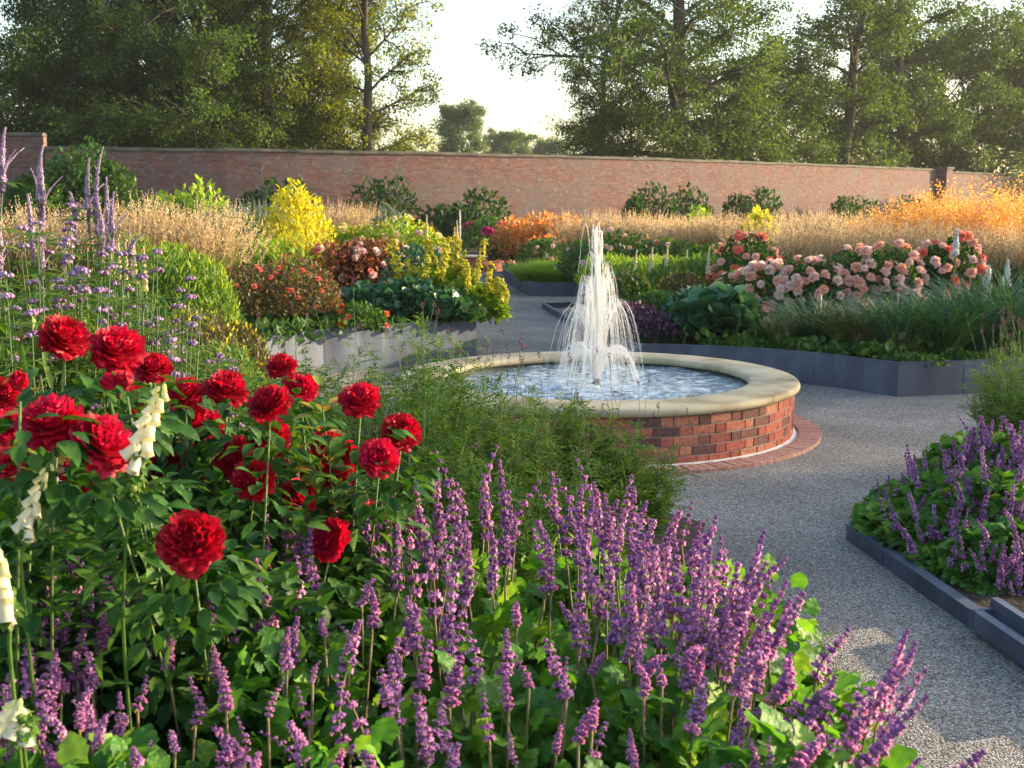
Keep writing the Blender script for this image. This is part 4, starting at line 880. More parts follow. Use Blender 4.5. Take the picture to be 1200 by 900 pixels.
for i,(px_,Yd,rad,h,lab) in enumerate([(20,4.4,.38,1.42,'mauve whorled plant at the far left behind the reddish rose leaves'),(85,4.9,.36,1.52,'mauve whorled plant just above the topmost crimson rose'),(140,4.6,.34,1.22,'mauve whorled plant above the second crimson rose'),(170,5.4,.36,1.24,'mauve whorled plant beside the cream upright spikes'),(205,4.9,.26,.98,'low mauve whorled plant beside the middle crimson roses')]):
    mauve(((px_-600)/F*Yd*1.01,Yd,.03),rad*1.1,topz0([238,236,285,330,385][i],Yd),lab,400+i,heads=46)

# ------------------------------------------------------------------ generic border plants
def grassclump(name, loc, rad, h, label, cat='grass clump', blade='olive_blade', plume='tan_grass', n=500, group=None, lean=.35, wd=.006, pl=.16, pk=9, seg=4, drp=.4, pw=.03, hv=.3, frac=1.):
    t=thing(name,loc,label,cat,group); mb=MB(); tips,dirs=blades(mb,n,(0,0,0),rad*.55,h,wd,lean,drp,seg=seg,hv=hv); mb.build('blades',M[blade],t)
    if plume:
        mb=MB(); k=int(n*frac); ta,da=blades(mb,k//2,(0,0,0),rad*.55,h*1.1,wd*.4,lean,drp,seg=3,hv=hv*.8); tips=np.vstack([tips[:k-k//2],ta]); dirs=np.vstack([dirs[:k-k//2],da])
        plumes(mb,tips,nrm(dirs+[0,0,.4]),pl,pw,pk); mb.build('plumes',M[plume],t)
    return t
def shrub(name, loc, rad, h, label, cat='shrub', leaf='mid_leaf', tpl=None, n=1800, size=.05, group=None, seed=0, blooms=None, bsize=.08, nb=0, bz=.55, up=.3, fill=.4, hang=0, extra=None, jit=.6, twigs=14):
    t=thing(name,loc,label,cat,group); mb=MB(); P=dome(mb,tpl or L_OVAL,n,(0,0,0),rad,h,size,seed=seed,up=up,fill=fill,hang=hang,jit=jit)
    mb.build('foliage',M[leaf],t)
    sm=MB(); stems(sm,(0,0,0),P[::max(1,len(P)//twigs)],.008,0); sm.build('stem',M['wood_stem'],t)
    if extra: mb=MB(); d=dome(mb,extra[1],extra[2],(0,0,0),rad*1.02,h*1.04,extra[3],seed=seed,fill=.9,up=1.2); mb.build('young_leaves',M[extra[0]],t)
    r=np.random.default_rng(seed+5); _d=nrm(r.normal(size=(400,3))); _d[:,2]=abs(_d[:,2]); lmx=np.percentile(lumps(_d,seed=seed),98)
    for k in range(nb):
        d=nrm(r.normal(size=3)*[1,1,.6]+[0,-.45,bz]); d[2]=abs(d[2]); d=nrm(d); lm=float(lumps(d[None],seed=seed)[0])/lmx
        p=np.array([0,0,h*.30])+d*np.array([rad*1.14,rad*1.14,h*.72])*lm*r.uniform(.98,1.07); me=SM[blooms[k%len(blooms)]][k%2]
        place('bloom',me,t,p,rot_to(nrm(d+[0,-.5,.5]+r.normal(size=3)*.2),r.uniform(0,6.28)),bsize*r.uniform(.75,1.2))
    return t
def X(px,Y): return (px-600)/F*Y*1.012
def L3(px,Y,z=.3): return (X(px,Y),Y,z)
def topz(py,Y): return at(600,py,Y)[2]

# RIGHT BED ------------------------------------------------
# daylily-like leaves at the front
g1=None
LG=['strappy green clump left of the blush roses','strappy green clump below the thickest peach roses','arching strappy clump in the middle of the zinc edging','strappy clump where the zinc edging bends','large arching clump of blue green leaves right of the bend','tallest arching green clump below the white spires','arching green clump at the right picture edge','strappy clump between the bend and the white spires','short strappy clump behind the bend']
for i,(px_,Yd,tp) in enumerate([(905,15.1,365),(955,15.0,345),(1000,14.6,350),(1050,14.2,345),(1100,14.0,340),(1145,14.3,322),(1198,14.2,318),(1125,14.9,335),(1070,15.2,348)]):
    h=topz(tp,Yd)-.3; grassclump('daylily_clump',L3(px_,Yd-.2),.30,h*1.35,LG[i],'strappy plant',['green_blade','blue_leaf'][i%2] if i not in (2,) else 'olive_blade',None,300,'strappy leaved clumps along the zinc edging',.72,.026,drp=.62,seg=6,hv=.5)
for i,(px_,Yd) in enumerate([(913,14.6),(1012,14.15),(1062,13.75)]):
    grassclump('sedge_tuft',L3(px_,Yd),.22,.42,['small pale sedge tuft in front of the blush roses','small pale sedge tuft left of the edging bend','small pale sedge tuft at the edging bend'][i],'sedge tuft','olive_blade','tan_grass',200,'pale sedge tufts',.3,.005,pl=.05,pk=4,pw=.015)
# low lady's mantle along the edge
for i,px_ in enumerate([835,868,905,942,985,1020,1052,1085,1120,1160,1195]):
    Yd=[14.8,14.7,14.55,14.3,14.0,13.7,13.25,13.2,13.25,13.35,13.4][i]
    shrub('edging_plant',L3(px_,Yd,.28),.17+.09*((i*37)%5)/4,.11+.09*((i*53)%7)/6,['low yellow flecked plant nearest the fountain coping','low green plant on the zinc edging before the big ribbed leaves','low green plant on the edging below the lowest blush rose','low green mound on the edging left of the sedge tufts','low green mound on the edging between two sedge tufts','low green mound just before the edging bend','low green mound exactly at the edging bend','low green mound just right of the edging bend','low mound on the edging before the large arching clump','low mound on the edging under the white spires','last low mound on the edging at the picture edge'][i],'edging plant','feather' if i%2 else 'mid_leaf',L_ROUND,420,.045,'low mounds along the zinc edging',600+i,up=.9,extra=('lime_leaf',L_DIA,130,.022))
# purple leaved and big ribbed plants
for i,(px_,Yd,rad,tp,lab) in enumerate([(733,15.6,.42,352,'dusky purple leaved plant directly right of the jets'),(768,15.2,.42,368,'dusky purple leaved plant in the middle of the purple trio'),(803,15.3,.38,372,'dusky purple leaved plant beside the big ribbed leaves')]):
    shrub('purple_plant',L3(px_,Yd),rad,max(.35,topz(tp,Yd)-.3),lab,'purple plant','purple_leaf',L_OVAL,1300,.05,'dusky purple plants',620+i,up=.7)
for i,(px_,Yd,rad,tp,lab,tplx,lf,sz) in enumerate([(842,15.3,.42,352,'plant with huge ribbed green leaves on the edging',L_ROUND,'blue_leaf',.24),(815,16.2,.5,335,'dark glossy leaved shrub left of the peach roses',L_OVAL,'blue_leaf',.13),(775,16.8,.5,338,'deep green shrub behind the purple plants',L_OVAL,'mid_leaf',.07),(735,17.6,.5,318,'bushy green plant right of the tall jet with reddish tips',L_OVAL,'mid_leaf',.07),(795,18.5,.45,314,'round golden topped mound behind the dark glossy shrub',L_OVAL,'olive_leaf',.05)]):
    shrub('leafy_shrub',L3(px_,Yd),rad,topz(tp,Yd)-.3,lab,'leafy shrub',lf,tplx,260 if sz>.2 else 700 if sz>.1 else 1500,sz,'leafy shrubs right of the fountain',640+i,up=.7,fill=.6,extra=(('bronze_leaf' if i==3 else 'yellow_leaf'),L_DIA,220,.04) if i>2 else None)
# lime drift behind
for i,(px_,Yd,rad,tp,lab) in enumerate([(725,22,.8,298,'lime green drift plant behind the top of the tall jet'),(765,21.5,.8,300,'lime green drift plant with pale upright spikes'),(805,20.5,.8,298,'bright green drift plant above the golden mound'),(840,20,.7,300,'bright green drift plant beside the uppermost peach roses')]):
    shrub('drift_plant',L3(px_,Yd),rad,topz(tp,Yd)-.3,lab,'drift plant','lime_leaf' if i<2 else 'feather',L_LONG,1500,.14,'lime green drift plants',660+i,up=1.4)
for i,(px_,Yd,tp) in enumerate([(760,20.5,302),(778,20.3,300),(826,19.5,300),(800,20.2,305),(742,21,305)]):
    b=L3(px_,Yd); t=thing('cream_spire',b,['cream spire left of the lime drift','cream spire in the lime drift','cream spire above the round golden mound','cream spire between the lime and green drifts','cream spire nearest the tall jet'][i],'cream spire','cream spires right of the jet'); h=topz(tp-12,Yd)-.3; mb=MB(); spire(.45,.035,60,0,mb,(0,0,h-.45),(.03,0),i); mb.build('flower_spike',M['cream'],t); mb=MB(); mb.tube([(0,0,0),(0,0,h-.4)],.012,5); mb.build('stem',M['stem'],t)
# peach roses
PRS=[(868,18.5,.55,272,26,['peach','coral'],'peach rose bush at the upper left of the rose drift'),(862,17.0,.42,318,18,['peach','blush'],'peach rose bush just left of the dense pink cluster'),(868,16.2,.38,352,14,['peach','peach','blush'],'low peach rose bush above the huge ribbed leaves'),(905,16.8,.55,302,30,['blush','peach'],'rose bush with the densest pink blooms of the drift'),(950,16.6,.5,300,26,['peach','blush'],'peach rose bush left of centre in the rose drift'),(995,16.8,.55,292,26,['peach','blush','peach'],'tall peach rose bush in the centre of the rose drift'),(1040,16.8,.52,292,26,['peach','blush'],'peach rose bush right of centre in the rose drift'),(1088,17.0,.42,272,18,['peach','coral','blush'],'tall narrow peach rose bush reaching up into the tan grass'),(1118,17.2,.42,276,20,['peach','blush','coral'],'peach rose bush beside the tall white spire'),(905,15.7,.38,385,8,['blush'],'low rose bush with a few fading blush blooms')]
for i,(px_,Yd,rad,tp,nb,bc,lab) in enumerate(PRS):
    shrub('rose_bush',L3(px_,Yd),rad,topz(tp-9,Yd)-.32,lab,'rose bush','rose_leaf',L_OVAL,1500,.065,'peach roses behind the zinc edging',680+i,bc,.155,int(nb*2.1),.75)
for i,(px_,Yd,rad,tp,nb,bc,lab) in enumerate([(640,30,.7,276,12,['blush','peach'],'pale pink roses over the distant lime grass planter'),(690,24,.7,270,10,['blush'],'blush rose bush left behind the tall jet'),(735,24,.75,268,16,['blush','blush','peach'],'blush rose bush under the left tan grasses'),(785,24,.7,276,14,['blush','coral'],'small blush rose bush under the middle tan grasses'),(815,22.5,.6,278,12,['peach','coral'],'coral rose bush at the tail of the tan grasses')]):
    shrub('rose_bush',L3(px_,Yd),rad,topz(tp,Yd)-.32,lab,'rose bush','mid_leaf',L_OVAL,1100,.085,'small roses in the middle distance',700+i,bc,.13,nb,.6)
# white spires at right
for i,(px_,tp,Yd) in enumerate([(1111,268,15.6),(1150,312,14.8),(1172,304,14.9)]):
    b=L3(px_,Yd); h=topz(tp,Yd)-.3; t=thing('white_spire',b,['tallest white spire beside the peach roses','white spire left of the pair in the arching leaves','white spire right of the pair in the arching leaves'][i],'white spire','white spires'); mb=MB(); spire(.34,.045,55,0,mb,(0,0,h-.34),(0,0),i); mb.build('flower_spike',M['white_petal'],t); mb=MB(); mb.tube([(0,0,0),(0,0,h-.3)],.012,5); mb.build('stem',M['stem'],t)
# tan feathery grass hedges
def hedge_row(pts, h, n, rad, labelf, group, bladem='olive_blade', plm='tan_grass', nb=520, seedn=0, pl=.2, pw=.05):
    base=grassclump('feather_grass',(0,0,0),rad,h*.93,'x','feather grass',bladem,plm,nb,group,.30,.012,pl,7,4,.35,pw,hv=.3,frac=.62)
    P=densify(pts,.01); 
    for i in range(n):
        q=P[int((len(P)-1)*i/max(1,n-1))]; z=.28; lab=labelf[i] if isinstance(labelf,list) else labelf
        o=base if i==0 else copy_tree(base,(0,0,0)); o.location=(q[0],q[1],z); o.rotation_euler=(0,0,RG.uniform(0,6.28)); sc=RG.uniform(.93,1.07); o.scale=(sc,sc,sc); o['label']=lab
ordn=['leftmost','second','third','fourth','fifth','sixth','seventh','eighth','ninth','tenth','eleventh','twelfth','thirteenth','fourteenth']
def row(n, txt): return [f'{ordn[i] if i<n-1 else "rightmost"} {txt}' for i in range(n)]
hedge_row([L3(905,20)[:2],L3(1000,20)[:2],L3(1100,19.5)[:2],L3(1230,18.5)[:2]],topz(266,20)-.3,11,.55,row(11,'tan feather grass in the long hedge above the peach roses'),'front hedge of tan feather grass')
hedge_row([L3(927,28)[:2],L3(1012,29)[:2]],topz(252,28)-.3,5,.6,row(5,'tan feather grass in the short strip behind the hedge'),'short strip of tan feather grass')
hedge_row([L3(792,26)[:2],L3(885,25)[:2]],topz(251,26)-.3,6,.6,row(6,'tan feather grass in the middle block beside the golden bush'),'middle block of tan feather grass')
hedge_row([L3(682,28)[:2],L3(774,27)[:2]],topz(250,28)-.3,6,.6,row(6,'tan feather grass in the block behind the tall jet'),'left block of tan feather grass')
hedge_row([L3(1040,27)[:2],L3(1230,25)[:2]],topz(262,27)-.3,7,.6,row(7,'tan feather grass beneath the glowing golden oat grass'),'tan feather grass under the oat grass')
# golden oat grass: airy glowing plumes
for i,(px_,tp,Yd,rad) in enumerate([(1065,246,24,.6),(1100,230,24,.6),(1135,213,24.5,.7),(1165,232,24,.6),(1045,250,25,.5),(1120,226,23.5,.8)]):
    b=L3(px_,Yd); h=topz(tp,Yd)-.3; t=thing('oat_grass',b,['small golden oat grass left of the main glow','golden oat grass on the left side of the glow','tallest golden oat grass before the wall pier','golden oat grass on the right side of the glow','farthest left wisp of golden oat grass','golden oat grass in front of the tallest one'][i],'oat grass','golden oat grasses at right'); mb=MB()
    blades(mb,250,(0,0,0),rad*.4,h*.55,.012,.5,.5); mb.build('blades',M['olive_blade'],t)
    mb=MB(); tips,dirs=blades(mb,150,(0,0,0),rad*.45,h*1.14,.010,.42,.35,seg=5,hv=.55); k=40; n_=len(tips); s=RG.uniform(-.42,.05,(n_,k,1))*h*.5
    P=tips[:,None]+dirs[:,None]*s+RG.normal(size=(n_,k,3))*[.07,.07,.05]; P=P.reshape(-1,3); d=nrm(rv(len(P))+[0,0,-.2]); mb.inst(L_DIAF,P,frames(d,rv(len(P))),RG.uniform(.025,.05,len(P))); mb.build('plumes',M['gold_plume'],t)
# golden-leaved upright bushes
for i,(px_,tp,Yd,rad,lab) in enumerate([(885,238,24,.32,'golden leaved young tree rising between the tan grass blocks'),(812,232,29,.4,'yellow green bush behind the middle tan grass block'),(1192,252,24,.3,'small golden leaved bush at the right edge by the wall'),(872,252,24.5,.25,'small golden sapling just left of the golden young tree')]):
    shrub('golden_bush',L3(px_,Yd),rad,topz(tp,Yd)-.3,lab,'golden bush','yellow_leaf' if i!=1 else 'lime_leaf',L_OVAL,420,.12,'golden leaved bushes',740+i,up=.6,fill=.3)
# far orange smoke plants, magenta, distant fillers
for i,(px_,tp,Yd,rad,lf,lab) in enumerate([(612,252,33,.8,'cotinus','orange smoke plant left of centre by the far path'),(636,248,34,.8,'cotinus','tallest orange smoke plant by the far path'),(658,252,33,.7,'cotinus','orange smoke plant nearest the tan grass'),(640,275,31.5,.8,'olive_leaf','olive and orange bush under the orange smoke plants'),(596,268,33,.5,'olive_leaf','dull orange bush beside the distant fountain')]):
    shrub('smoke_bush',L3(px_,Yd,.1),rad,topz(tp,Yd)-.1,lab,'smoke bush',lf,L_DIA,1500,.11,'orange smoke bushes',760+i,up=.9,fill=.3,extra=('cotinus',L_DIA,200,.12))
shrub('magenta_shrub',L3(575,38,.1),1.0,topz(250,38)-.1,'dark shrub topped with magenta flowers behind the distant fountain','flowering shrub','mid_leaf',L_OVAL,1200,.13,None,770,['magenta'],.32,22,.8)
# lime mound in the distant planter
for i,(px_,Yd,rad) in enumerate([(625,27.6,.55),(645,27.2,.55),(668,27.4,.6),(690,28,.6),(655,28.6,.7)]):
    grassclump('lime_grass',(X(px_,Yd),Yd,.25),rad*1.15,.62,['leftmost lime grass mound in the distant planter','lime grass mound at the front of the distant planter','lime grass mound right of the front one','rightmost lime grass mound in the distant planter','lime grass mound at the back of the distant planter'][i],'lime grass','lime_blade',None,1400,'lime grass mounds',.75,.012,drp=.8,hv=.4)

# LEFT BED ------------------------------------------------
shrub('rose_bush',L3(300,15.0,.45),.62,topz(305,15)-.45,'coral budded rose bush just behind the glowing zinc panel','rose bush','olive_leaf',L_OVAL,2400,.05,'roses in the left bed',800,['coral'],.075,14,1.0)
shrub('rose_bush',L3(355,15.2,.45),.60,topz(300,15.2)-.45,'coral budded rose bush right of the first, bronze tipped','rose bush','olive_leaf',L_OVAL,2200,.05,'roses in the left bed',801,['coral'],.075,10,1.0,extra=('bronze_leaf',L_DIA,300,.04))
shrub('orange_plant',L3(420,14.9,.45),.36,topz(352,14.9)-.45,'small plant with bright orange flower heads on the planter edge','orange flowered plant','mid_leaf',L_OVAL,900,.05,None,802,['orange'],.085,16,.3)
for i,(px_,Yd,tp,rad) in enumerate([(430,15.9,335,.42),(475,15.9,330,.5),(510,15.9,340,.45),(540,16.0,356,.32)]):
    shrub('hydrangea_shrub',L3(px_,Yd,.45),rad,topz(tp,Yd)-.45,['broad leaved green shrub above the orange flowers','broad leaved green shrub in the middle of the planter','broad leaved green shrub under the yellow whorls','broad leaved green shrub at the planter corner'][i],'broad leaved shrub','blue_leaf' if i<3 else 'mid_leaf',L_ROUND,620,.12,'broad leaved green shrubs in the tall planter',804+i,up=.7,fill=.6)
# yellow whorled plant
for i,(px_,Yd,rad,tp) in enumerate([(500,16.4,.42,262),(535,16.4,.45,268),(556,16.2,.26,305),(578,16.1,.16,322)]):
    b=np.array(L3(px_,Yd,.45)); t=thing('phlomis_plant',b,['yellow whorled plant with the tallest golden stems','yellow whorled plant in the middle of the glow','yellow whorled plant leaning over the path','yellow whorled plant with a drooping stem over the gravel'][i],'yellow flowered plant','yellow whorled plants at the path'); h=topz(tp,Yd)-.45
    mb=MB(); dome(mb,L_OVAL,420,(0,0,0),rad*.9,h*.55,.12,seed=820+i,up=.5,fill=.5,hang=.3); mb.build('foliage',M['lime_leaf'],t); sm=MB()
    for k in range(11 if i<3 else 6):
        a=RG.uniform(0,6.28); rr=rad*RG.random()**.5; tp_=np.array([rr*math.cos(a)*1.3,rr*math.sin(a),h*RG.uniform(.6,1.08)*(1-.15*rr/rad)]); s=np.linspace(0,1,6)[:,None]; bb=tp_*[.4,.4,0]; pts=bb+(tp_-bb)*s; sm.tube(pts,np.linspace(.008,.004,6),4)
        st=MB()
        for lv_ in np.linspace(.62,1,5):
            p=bb+(tp_-bb)*lv_; n2=14; d=nrm(rv(n2)*[1,1,.3]+[0,0,.15]); st.inst(L_BLOB,p+d*.02-tp_,frames(d,[0,0,1.]+0*d),RG.uniform(.022,.036,n2)); d=nrm(rv(4)*[1,1,.2]-[0,0,.5]); st.inst(L_OVAL,np.tile(p-tp_,(4,1)),frames(d,[0,0,1.]+0*d),.085)
        st.build('flower_whorls',M['yellow_leaf'],t,True,None,tp_)
    sm.build('stem',M['stem'],t)
# cream candle spires near them
for i,(px_,Yd,tp,lab) in enumerate([(502,19,252,'cream candle spire above the pale roses'),(537,20,258,'cream candle spire left of the distant fountain jet'),(534,20.5,266,'shorter cream candle spire close to the distant jet')]):
    b=L3(px_,Yd,.45); h=topz(tp,Yd)-.45; t=thing('candle_spire',b,lab,'cream spire','candle spires in the left bed'); mb=MB(); spire(.45,.028,60,0,mb,(0,0,h-.45),(0,0),i); mb.build('flower_spike',M['pale_yellow'],t); mb=MB(); mb.tube([(0,0,0),(0,0,h-.4)],.012,5); mb.build('stem',M['stem'],t)
# bronze roses, pale yellow roses
for i,(px_,Yd,rad,tp,nb,bc,lf,lab) in enumerate([(395,19.5,.7,276,10,['blush','coral'],'bronze_leaf','bronze leaved rose bush left of centre in the left bed'),(425,19.5,.65,272,12,['blush'],'bronze_leaf','bronze leaved rose bush with scattered blush blooms'),(455,19.8,.6,276,10,['blush','blush'],'bronze_leaf','bronze leaved rose bush beside the dark rounded shrub'),(400,24,.8,250,22,['pale_yellow'],'lime_leaf','pale yellow rose bush left in the far row'),(435,24,.8,248,24,['pale_yellow','blush'],'lime_leaf','pale yellow rose bush in the middle of the far row'),(475,24,.85,250,24,['pale_yellow'],'lime_leaf','pale yellow rose bush right in the far row'),(503,23,.5,262,12,['pale_yellow','blush'],'lime_leaf','blush and yellow rose bush beside the candle spires'),(292,26,.8,252,10,['pale_yellow'],'mid_leaf','cream rose bush left of the golden tree'),(330,25,.6,262,8,['pale_yellow','blush'],'mid_leaf','cream rose bush under the golden tree')]):
    shrub('rose_bush',L3(px_,Yd,.45),rad,topz(tp,Yd)-.47,lab,'rose bush',lf,L_OVAL,1500,.075,'roses in the left bed',840+i,bc,.15,nb,.7,extra=('yellow_leaf',L_DIA,260,.05) if i>2 else None)
shrub('dark_shrub',L3(493,18,.45),.55,topz(280,18)-.45,'dark rounded shrub between the bronze roses and yellow whorls','shrub','blue_leaf',L_OVAL,1500,.07,None,860)
shrub('blue_tuft_plant',L3(462,26,.45),.5,topz(246,26)-.45,'silvery blue leaved plant standing in the pale rose row','silvery plant','grey_leaf',L_LONG,500,.22,None,861)
shrub('sunlit_tree',L3(350,22,.45),.62,topz(213,22)-.45,'bright golden small tree in the left bed, yellow sunlight put into its leaf colour','golden tree','yellow_leaf',L_OVAL,1500,.10,None,862,fill=.3,up=.7)  # yellow sunlight on this bush is put into the leaf colour
shrub('golden_bush',L3(372,23,.45),.45,topz(232,23)-.45,'golden bush leaning right of the golden tree, yellow sunlight put into its leaf colour','golden bush','yellow_leaf',L_OVAL,700,.09,'golden leaved bushes',863,fill=.3,up=.7)  # leaf colour carries the same sunlit yellow
# yellow-green drift, lime bush, edge plants
for i,(px_,Yd,rad,tp,lf,lab) in enumerate([(280,19,.7,272,'feather','fresh green drift plant left of the coral roses'),(315,19,.7,268,'lime_leaf','yellow green drift plant under the golden tree'),(350,19.5,.7,264,'yellow_leaf','most golden of the drift plants below the golden tree'),(262,17.5,.5,292,'feather','fresh green drift plant beside the lime bush')]):
    shrub('drift_plant',L3(px_,Yd,.45),rad,topz(tp,Yd)-.45,lab,'drift plant',lf,L_LONG,1500,.12,'drift plants of the left bed',870+i,up=1.3)
for i,(px_,Yd,rad,tp,lab) in enumerate([(190,12.6,.55,278,'lime green bush behind the cream upright spikes'),(232,12.8,.48,298,'lime green bush with tiny red flowers left of the coral roses'),(160,13.2,.5,288,'lime green bush half hidden behind the mauve flowers')]):
    shrub('lime_bush',L3(px_,Yd,.05),rad,topz(tp,Yd)-.05,lab,'lime bush','feather',L_LONG,3000,.09,'lime green bushes',880+i,['coral'],.03,8,.4,up=1.2,extra=('lime_leaf',L_LONG,900,.08))
for i,(px_,Yd,rad,tp,lf,lab) in enumerate([(240,11.0,.48,360,'olive_leaf','low amber tinted plant left of the glowing zinc panel'),(278,11.6,.36,362,'olive_leaf','low amber tinted plant touching the zinc planter corner'),(210,9.8,.45,392,'feather','feathery green mound behind the middle crimson roses'),(262,9.2,.42,405,'feather','feathery green mound before the glowing zinc panel'),(150,9.4,.5,372,'mid_leaf','green mound hidden behind the mauve flowers'),(60,9.0,.7,330,'mid_leaf','green mound behind the lilac spires'),(110,11,.8,330,'mid_leaf','green mound farther back behind the mauve flowers'),(0,8.0,.7,330,'mid_leaf','green mound at the left edge behind the mauve flowers')]):
    shrub('mound_plant',L3(px_,Yd,.03),rad,topz(tp,Yd)-.03,lab,'mound plant',lf,L_LONG,2200,.08,'green mounds left of the zinc planter',890+i,up=1.0,extra=('yellow_leaf',L_DIA,160,.04) if i<2 else None)
for i,(px_,Yd,tp) in enumerate([(155,8.4,284),(165,8.6,280),(176,8.6,288),(138,8.2,272),(147,8.3,280)]):
    b=L3(px_,Yd,.03); h=topz(tp,Yd)-.03; t=thing('cream_spire',b,['leftmost pale upright spike above the mauve flowers','middle pale upright spike before the lime bush','rightmost pale upright spike before the lime bush','pale upright spike beside the curling lilac tips','pale thin spike between the others'][i],'cream spire','pale upright spikes beside the lime bush'); mb=MB(); spire(.32,.016,50,0,mb,(0,0,h-.32),(0,0),i); mb.build('flower_spike',M['pale_yellow'],t); mb=MB(); mb.tube([(0,0,0),(0,0,h-.3)],.008,5); mb.build('stem',M['stem'],t)
hedge_row([L3(-60,15)[:2],L3(60,15.5)[:2],L3(160,16)[:2],L3(245,16.5)[:2]],topz(242,16)-.3,10,.55,row(10,'tan feather grass in the hedge behind the lilac spires'),'left hedge of tan feather grass')
hedge_row([L3(285,30)[:2],L3(330,30)[:2]],topz(236,30)-.3,3,.6,row(3,'greyish feather grass behind the cream rose'),'greyish feather grass left',plm='grey_leaf')
hedge_row([L3(392,31)[:2],L3(428,31)[:2]],topz(238,31)-.3,3,.6,row(3,'greyish tan feather grass behind the pale yellow roses'),'greyish feather grass middle')
for i,(px_,Yd,rad,tp,lf,lab) in enumerate([(205,33,.9,222,'lime_leaf','bright lime shrub in front of the left garden wall'),(240,33,.9,212,'lime_leaf','taller bright lime shrub near the left garden wall'),(262,31,.6,232,'lime_leaf','small lime shrub before the left garden wall'),(175,32,.8,235,'mid_leaf','dull green shrub left of the lime shrubs')]):
    shrub('lime_shrub',L3(px_,Yd,.3),rad,topz(tp,Yd)-.3,lab,'lime shrub',lf,L_OVAL,700,.18,'lime shrubs before the wall',910+i,up=.8,fill=.3)
# wall climbers and shrubs against the wall
WS=[(50,39,.8,186,'low left part climber where the wall steps up'),(85,39,1.0,168,'tall climber reaching the wall top behind the lilac spires'),(118,39,1.0,172,'broad climber spilling over the wall top on the left'),(140,39,.9,188,'lower right part climber beside the broad one'),(70,38,.9,200,'dense dark shrub at the foot of the left climber'),(322,42,.8,210,'dark shrub on the wall behind the golden tree, left one'),(352,42.5,.8,204,'dark shrub on the wall behind the golden tree top'),(300,42,.6,220,'low dark shrub left of the golden tree at the wall'),(437,43.5,.8,212,'dark wall shrub above the pale yellow roses, left one'),(465,43.8,.9,204,'dark wall shrub above the pale yellow roses, right one'),(565,44.5,1.0,213,'dark wall shrub behind the distant fountain jet'),(520,43,.8,236,'low green shrub left of the distant fountain jet'),(545,43,.8,242,'low dark shrub beside the distant fountain jet'),(742,48,.6,222,'thin dark shrub left of the trio on the right wall'),(768,49,.9,216,'middle dark shrub of the trio on the right wall'),(806,50,.9,214,'broad dark shrub of the trio on the right wall'),(858,54,.7,224,'thin dark shrub on the right wall over the tan grass'),(888,55,1.0,215,'dark shrub on the right wall behind the golden young tree'),(978,60,.7,228,'small dark climber on the right wall, left of a pair'),(998,61,1.1,230,'broader dark climber on the right wall, right of a pair'),(1058,67,1.0,228,'dark climber on the right wall left of the oat grass'),(1172,74,1.3,238,'dark climber on the wall length beyond the pier')]
for i,(px_,Yd,rad,tp,lab) in enumerate(WS):
    shrub('wall_shrub',L3(px_,Yd-.6,0),rad*1.15,topz(tp-4,Yd-.6),lab,'wall shrub','mid_leaf' if i<5 else 'tree_dark',L_OVAL,1900 if i<5 else 700,.17,'dark shrubs and climbers on the garden wall',930+i,up=.5,fill=.25)
# low filler planting of the far beds
def cover(name, poly, z, n, size, m, h, seed, tpl=None):
    r=np.random.default_rng(seed); p=np.array(poly); lo,hi=p.min(0),p.max(0); out=[]
    def inside(q):
        c=np.zeros(len(q),bool); j=len(p)-1
        for i in range(len(p)):
            cond=((p[i,1]>q[:,1])!=(p[j,1]>q[:,1]))&(q[:,0]<(p[j,0]-p[i,0])*(q[:,1]-p[i,1])/(p[j,1]-p[i,1]+1e-9)+p[i,0]); c^=cond; j=i
        return c
    q=r.uniform(lo,hi,(n*3,2)); q=q[inside(q)][:n]; k=len(q); hh=h*(.3+.7*(.5+.5*np.sin(q[:,0]*1.7+seed)*np.sin(q[:,1]*1.3)))*r.random(k)**.6
    P=np.column_stack([q,z+hh]); d=nrm(rv(k)*.8+[0,0,.7]); mb=MB(); mb.inst(tpl or L_OVAL,P,frames(d,rv(k)),size*r.uniform(.6,1.3,k)); tag(mb.build(name,M[m]),kind='stuff')
cover('ground_cover',[(l0[0],l0[1]+.1),(l4[0]-.06,l4[1]+.06),(-.9,20),(-2.2,32.5),(-4.2,34),(-13,37)],.44,24000,.10,'mid_leaf',.35,1)
cover('ground_cover',[(-3.6,33),(-3.4,44),(-12,42),(-12.5,36)],.0,6000,.2,'tree_mid',.7,2)
cover('ground_cover',[(big[1][0]+.1,big[1][1]),big[5],big[7],big[9],(16,26),(22,45),(6,45),(1.6,21)],.28,26000,.10,'mid_leaf',.30,3)
cover('ground_cover',[(1.2,44),(1,30),(4,34),(22,44),(44,86),(17,60)],.0,14000,.2,'tree_mid',.7,4)
cover('ground_cover',[(-30,3),(-3.2,8.2),(-3.1,12.6),(-14.4,37),(-16,40),(-26,38)],.02,22000,.11,'mid_leaf',.45,5)
cover('ground_cover',[(-9,4.3),(.3,4.6),(.9,7.6),(.4,8.1),(-1.2,8.3),(-3.2,8.2),(-9,8.5)],.02,9000,.05,'mid_leaf',.16,6)
cover('ground_cover',[(-4.9,1.0),(.5,1.0),(.5,3.2),(.2,4.0),(-4.9,4.0)],.42,9000,.05,'rose_leaf',.14,7)

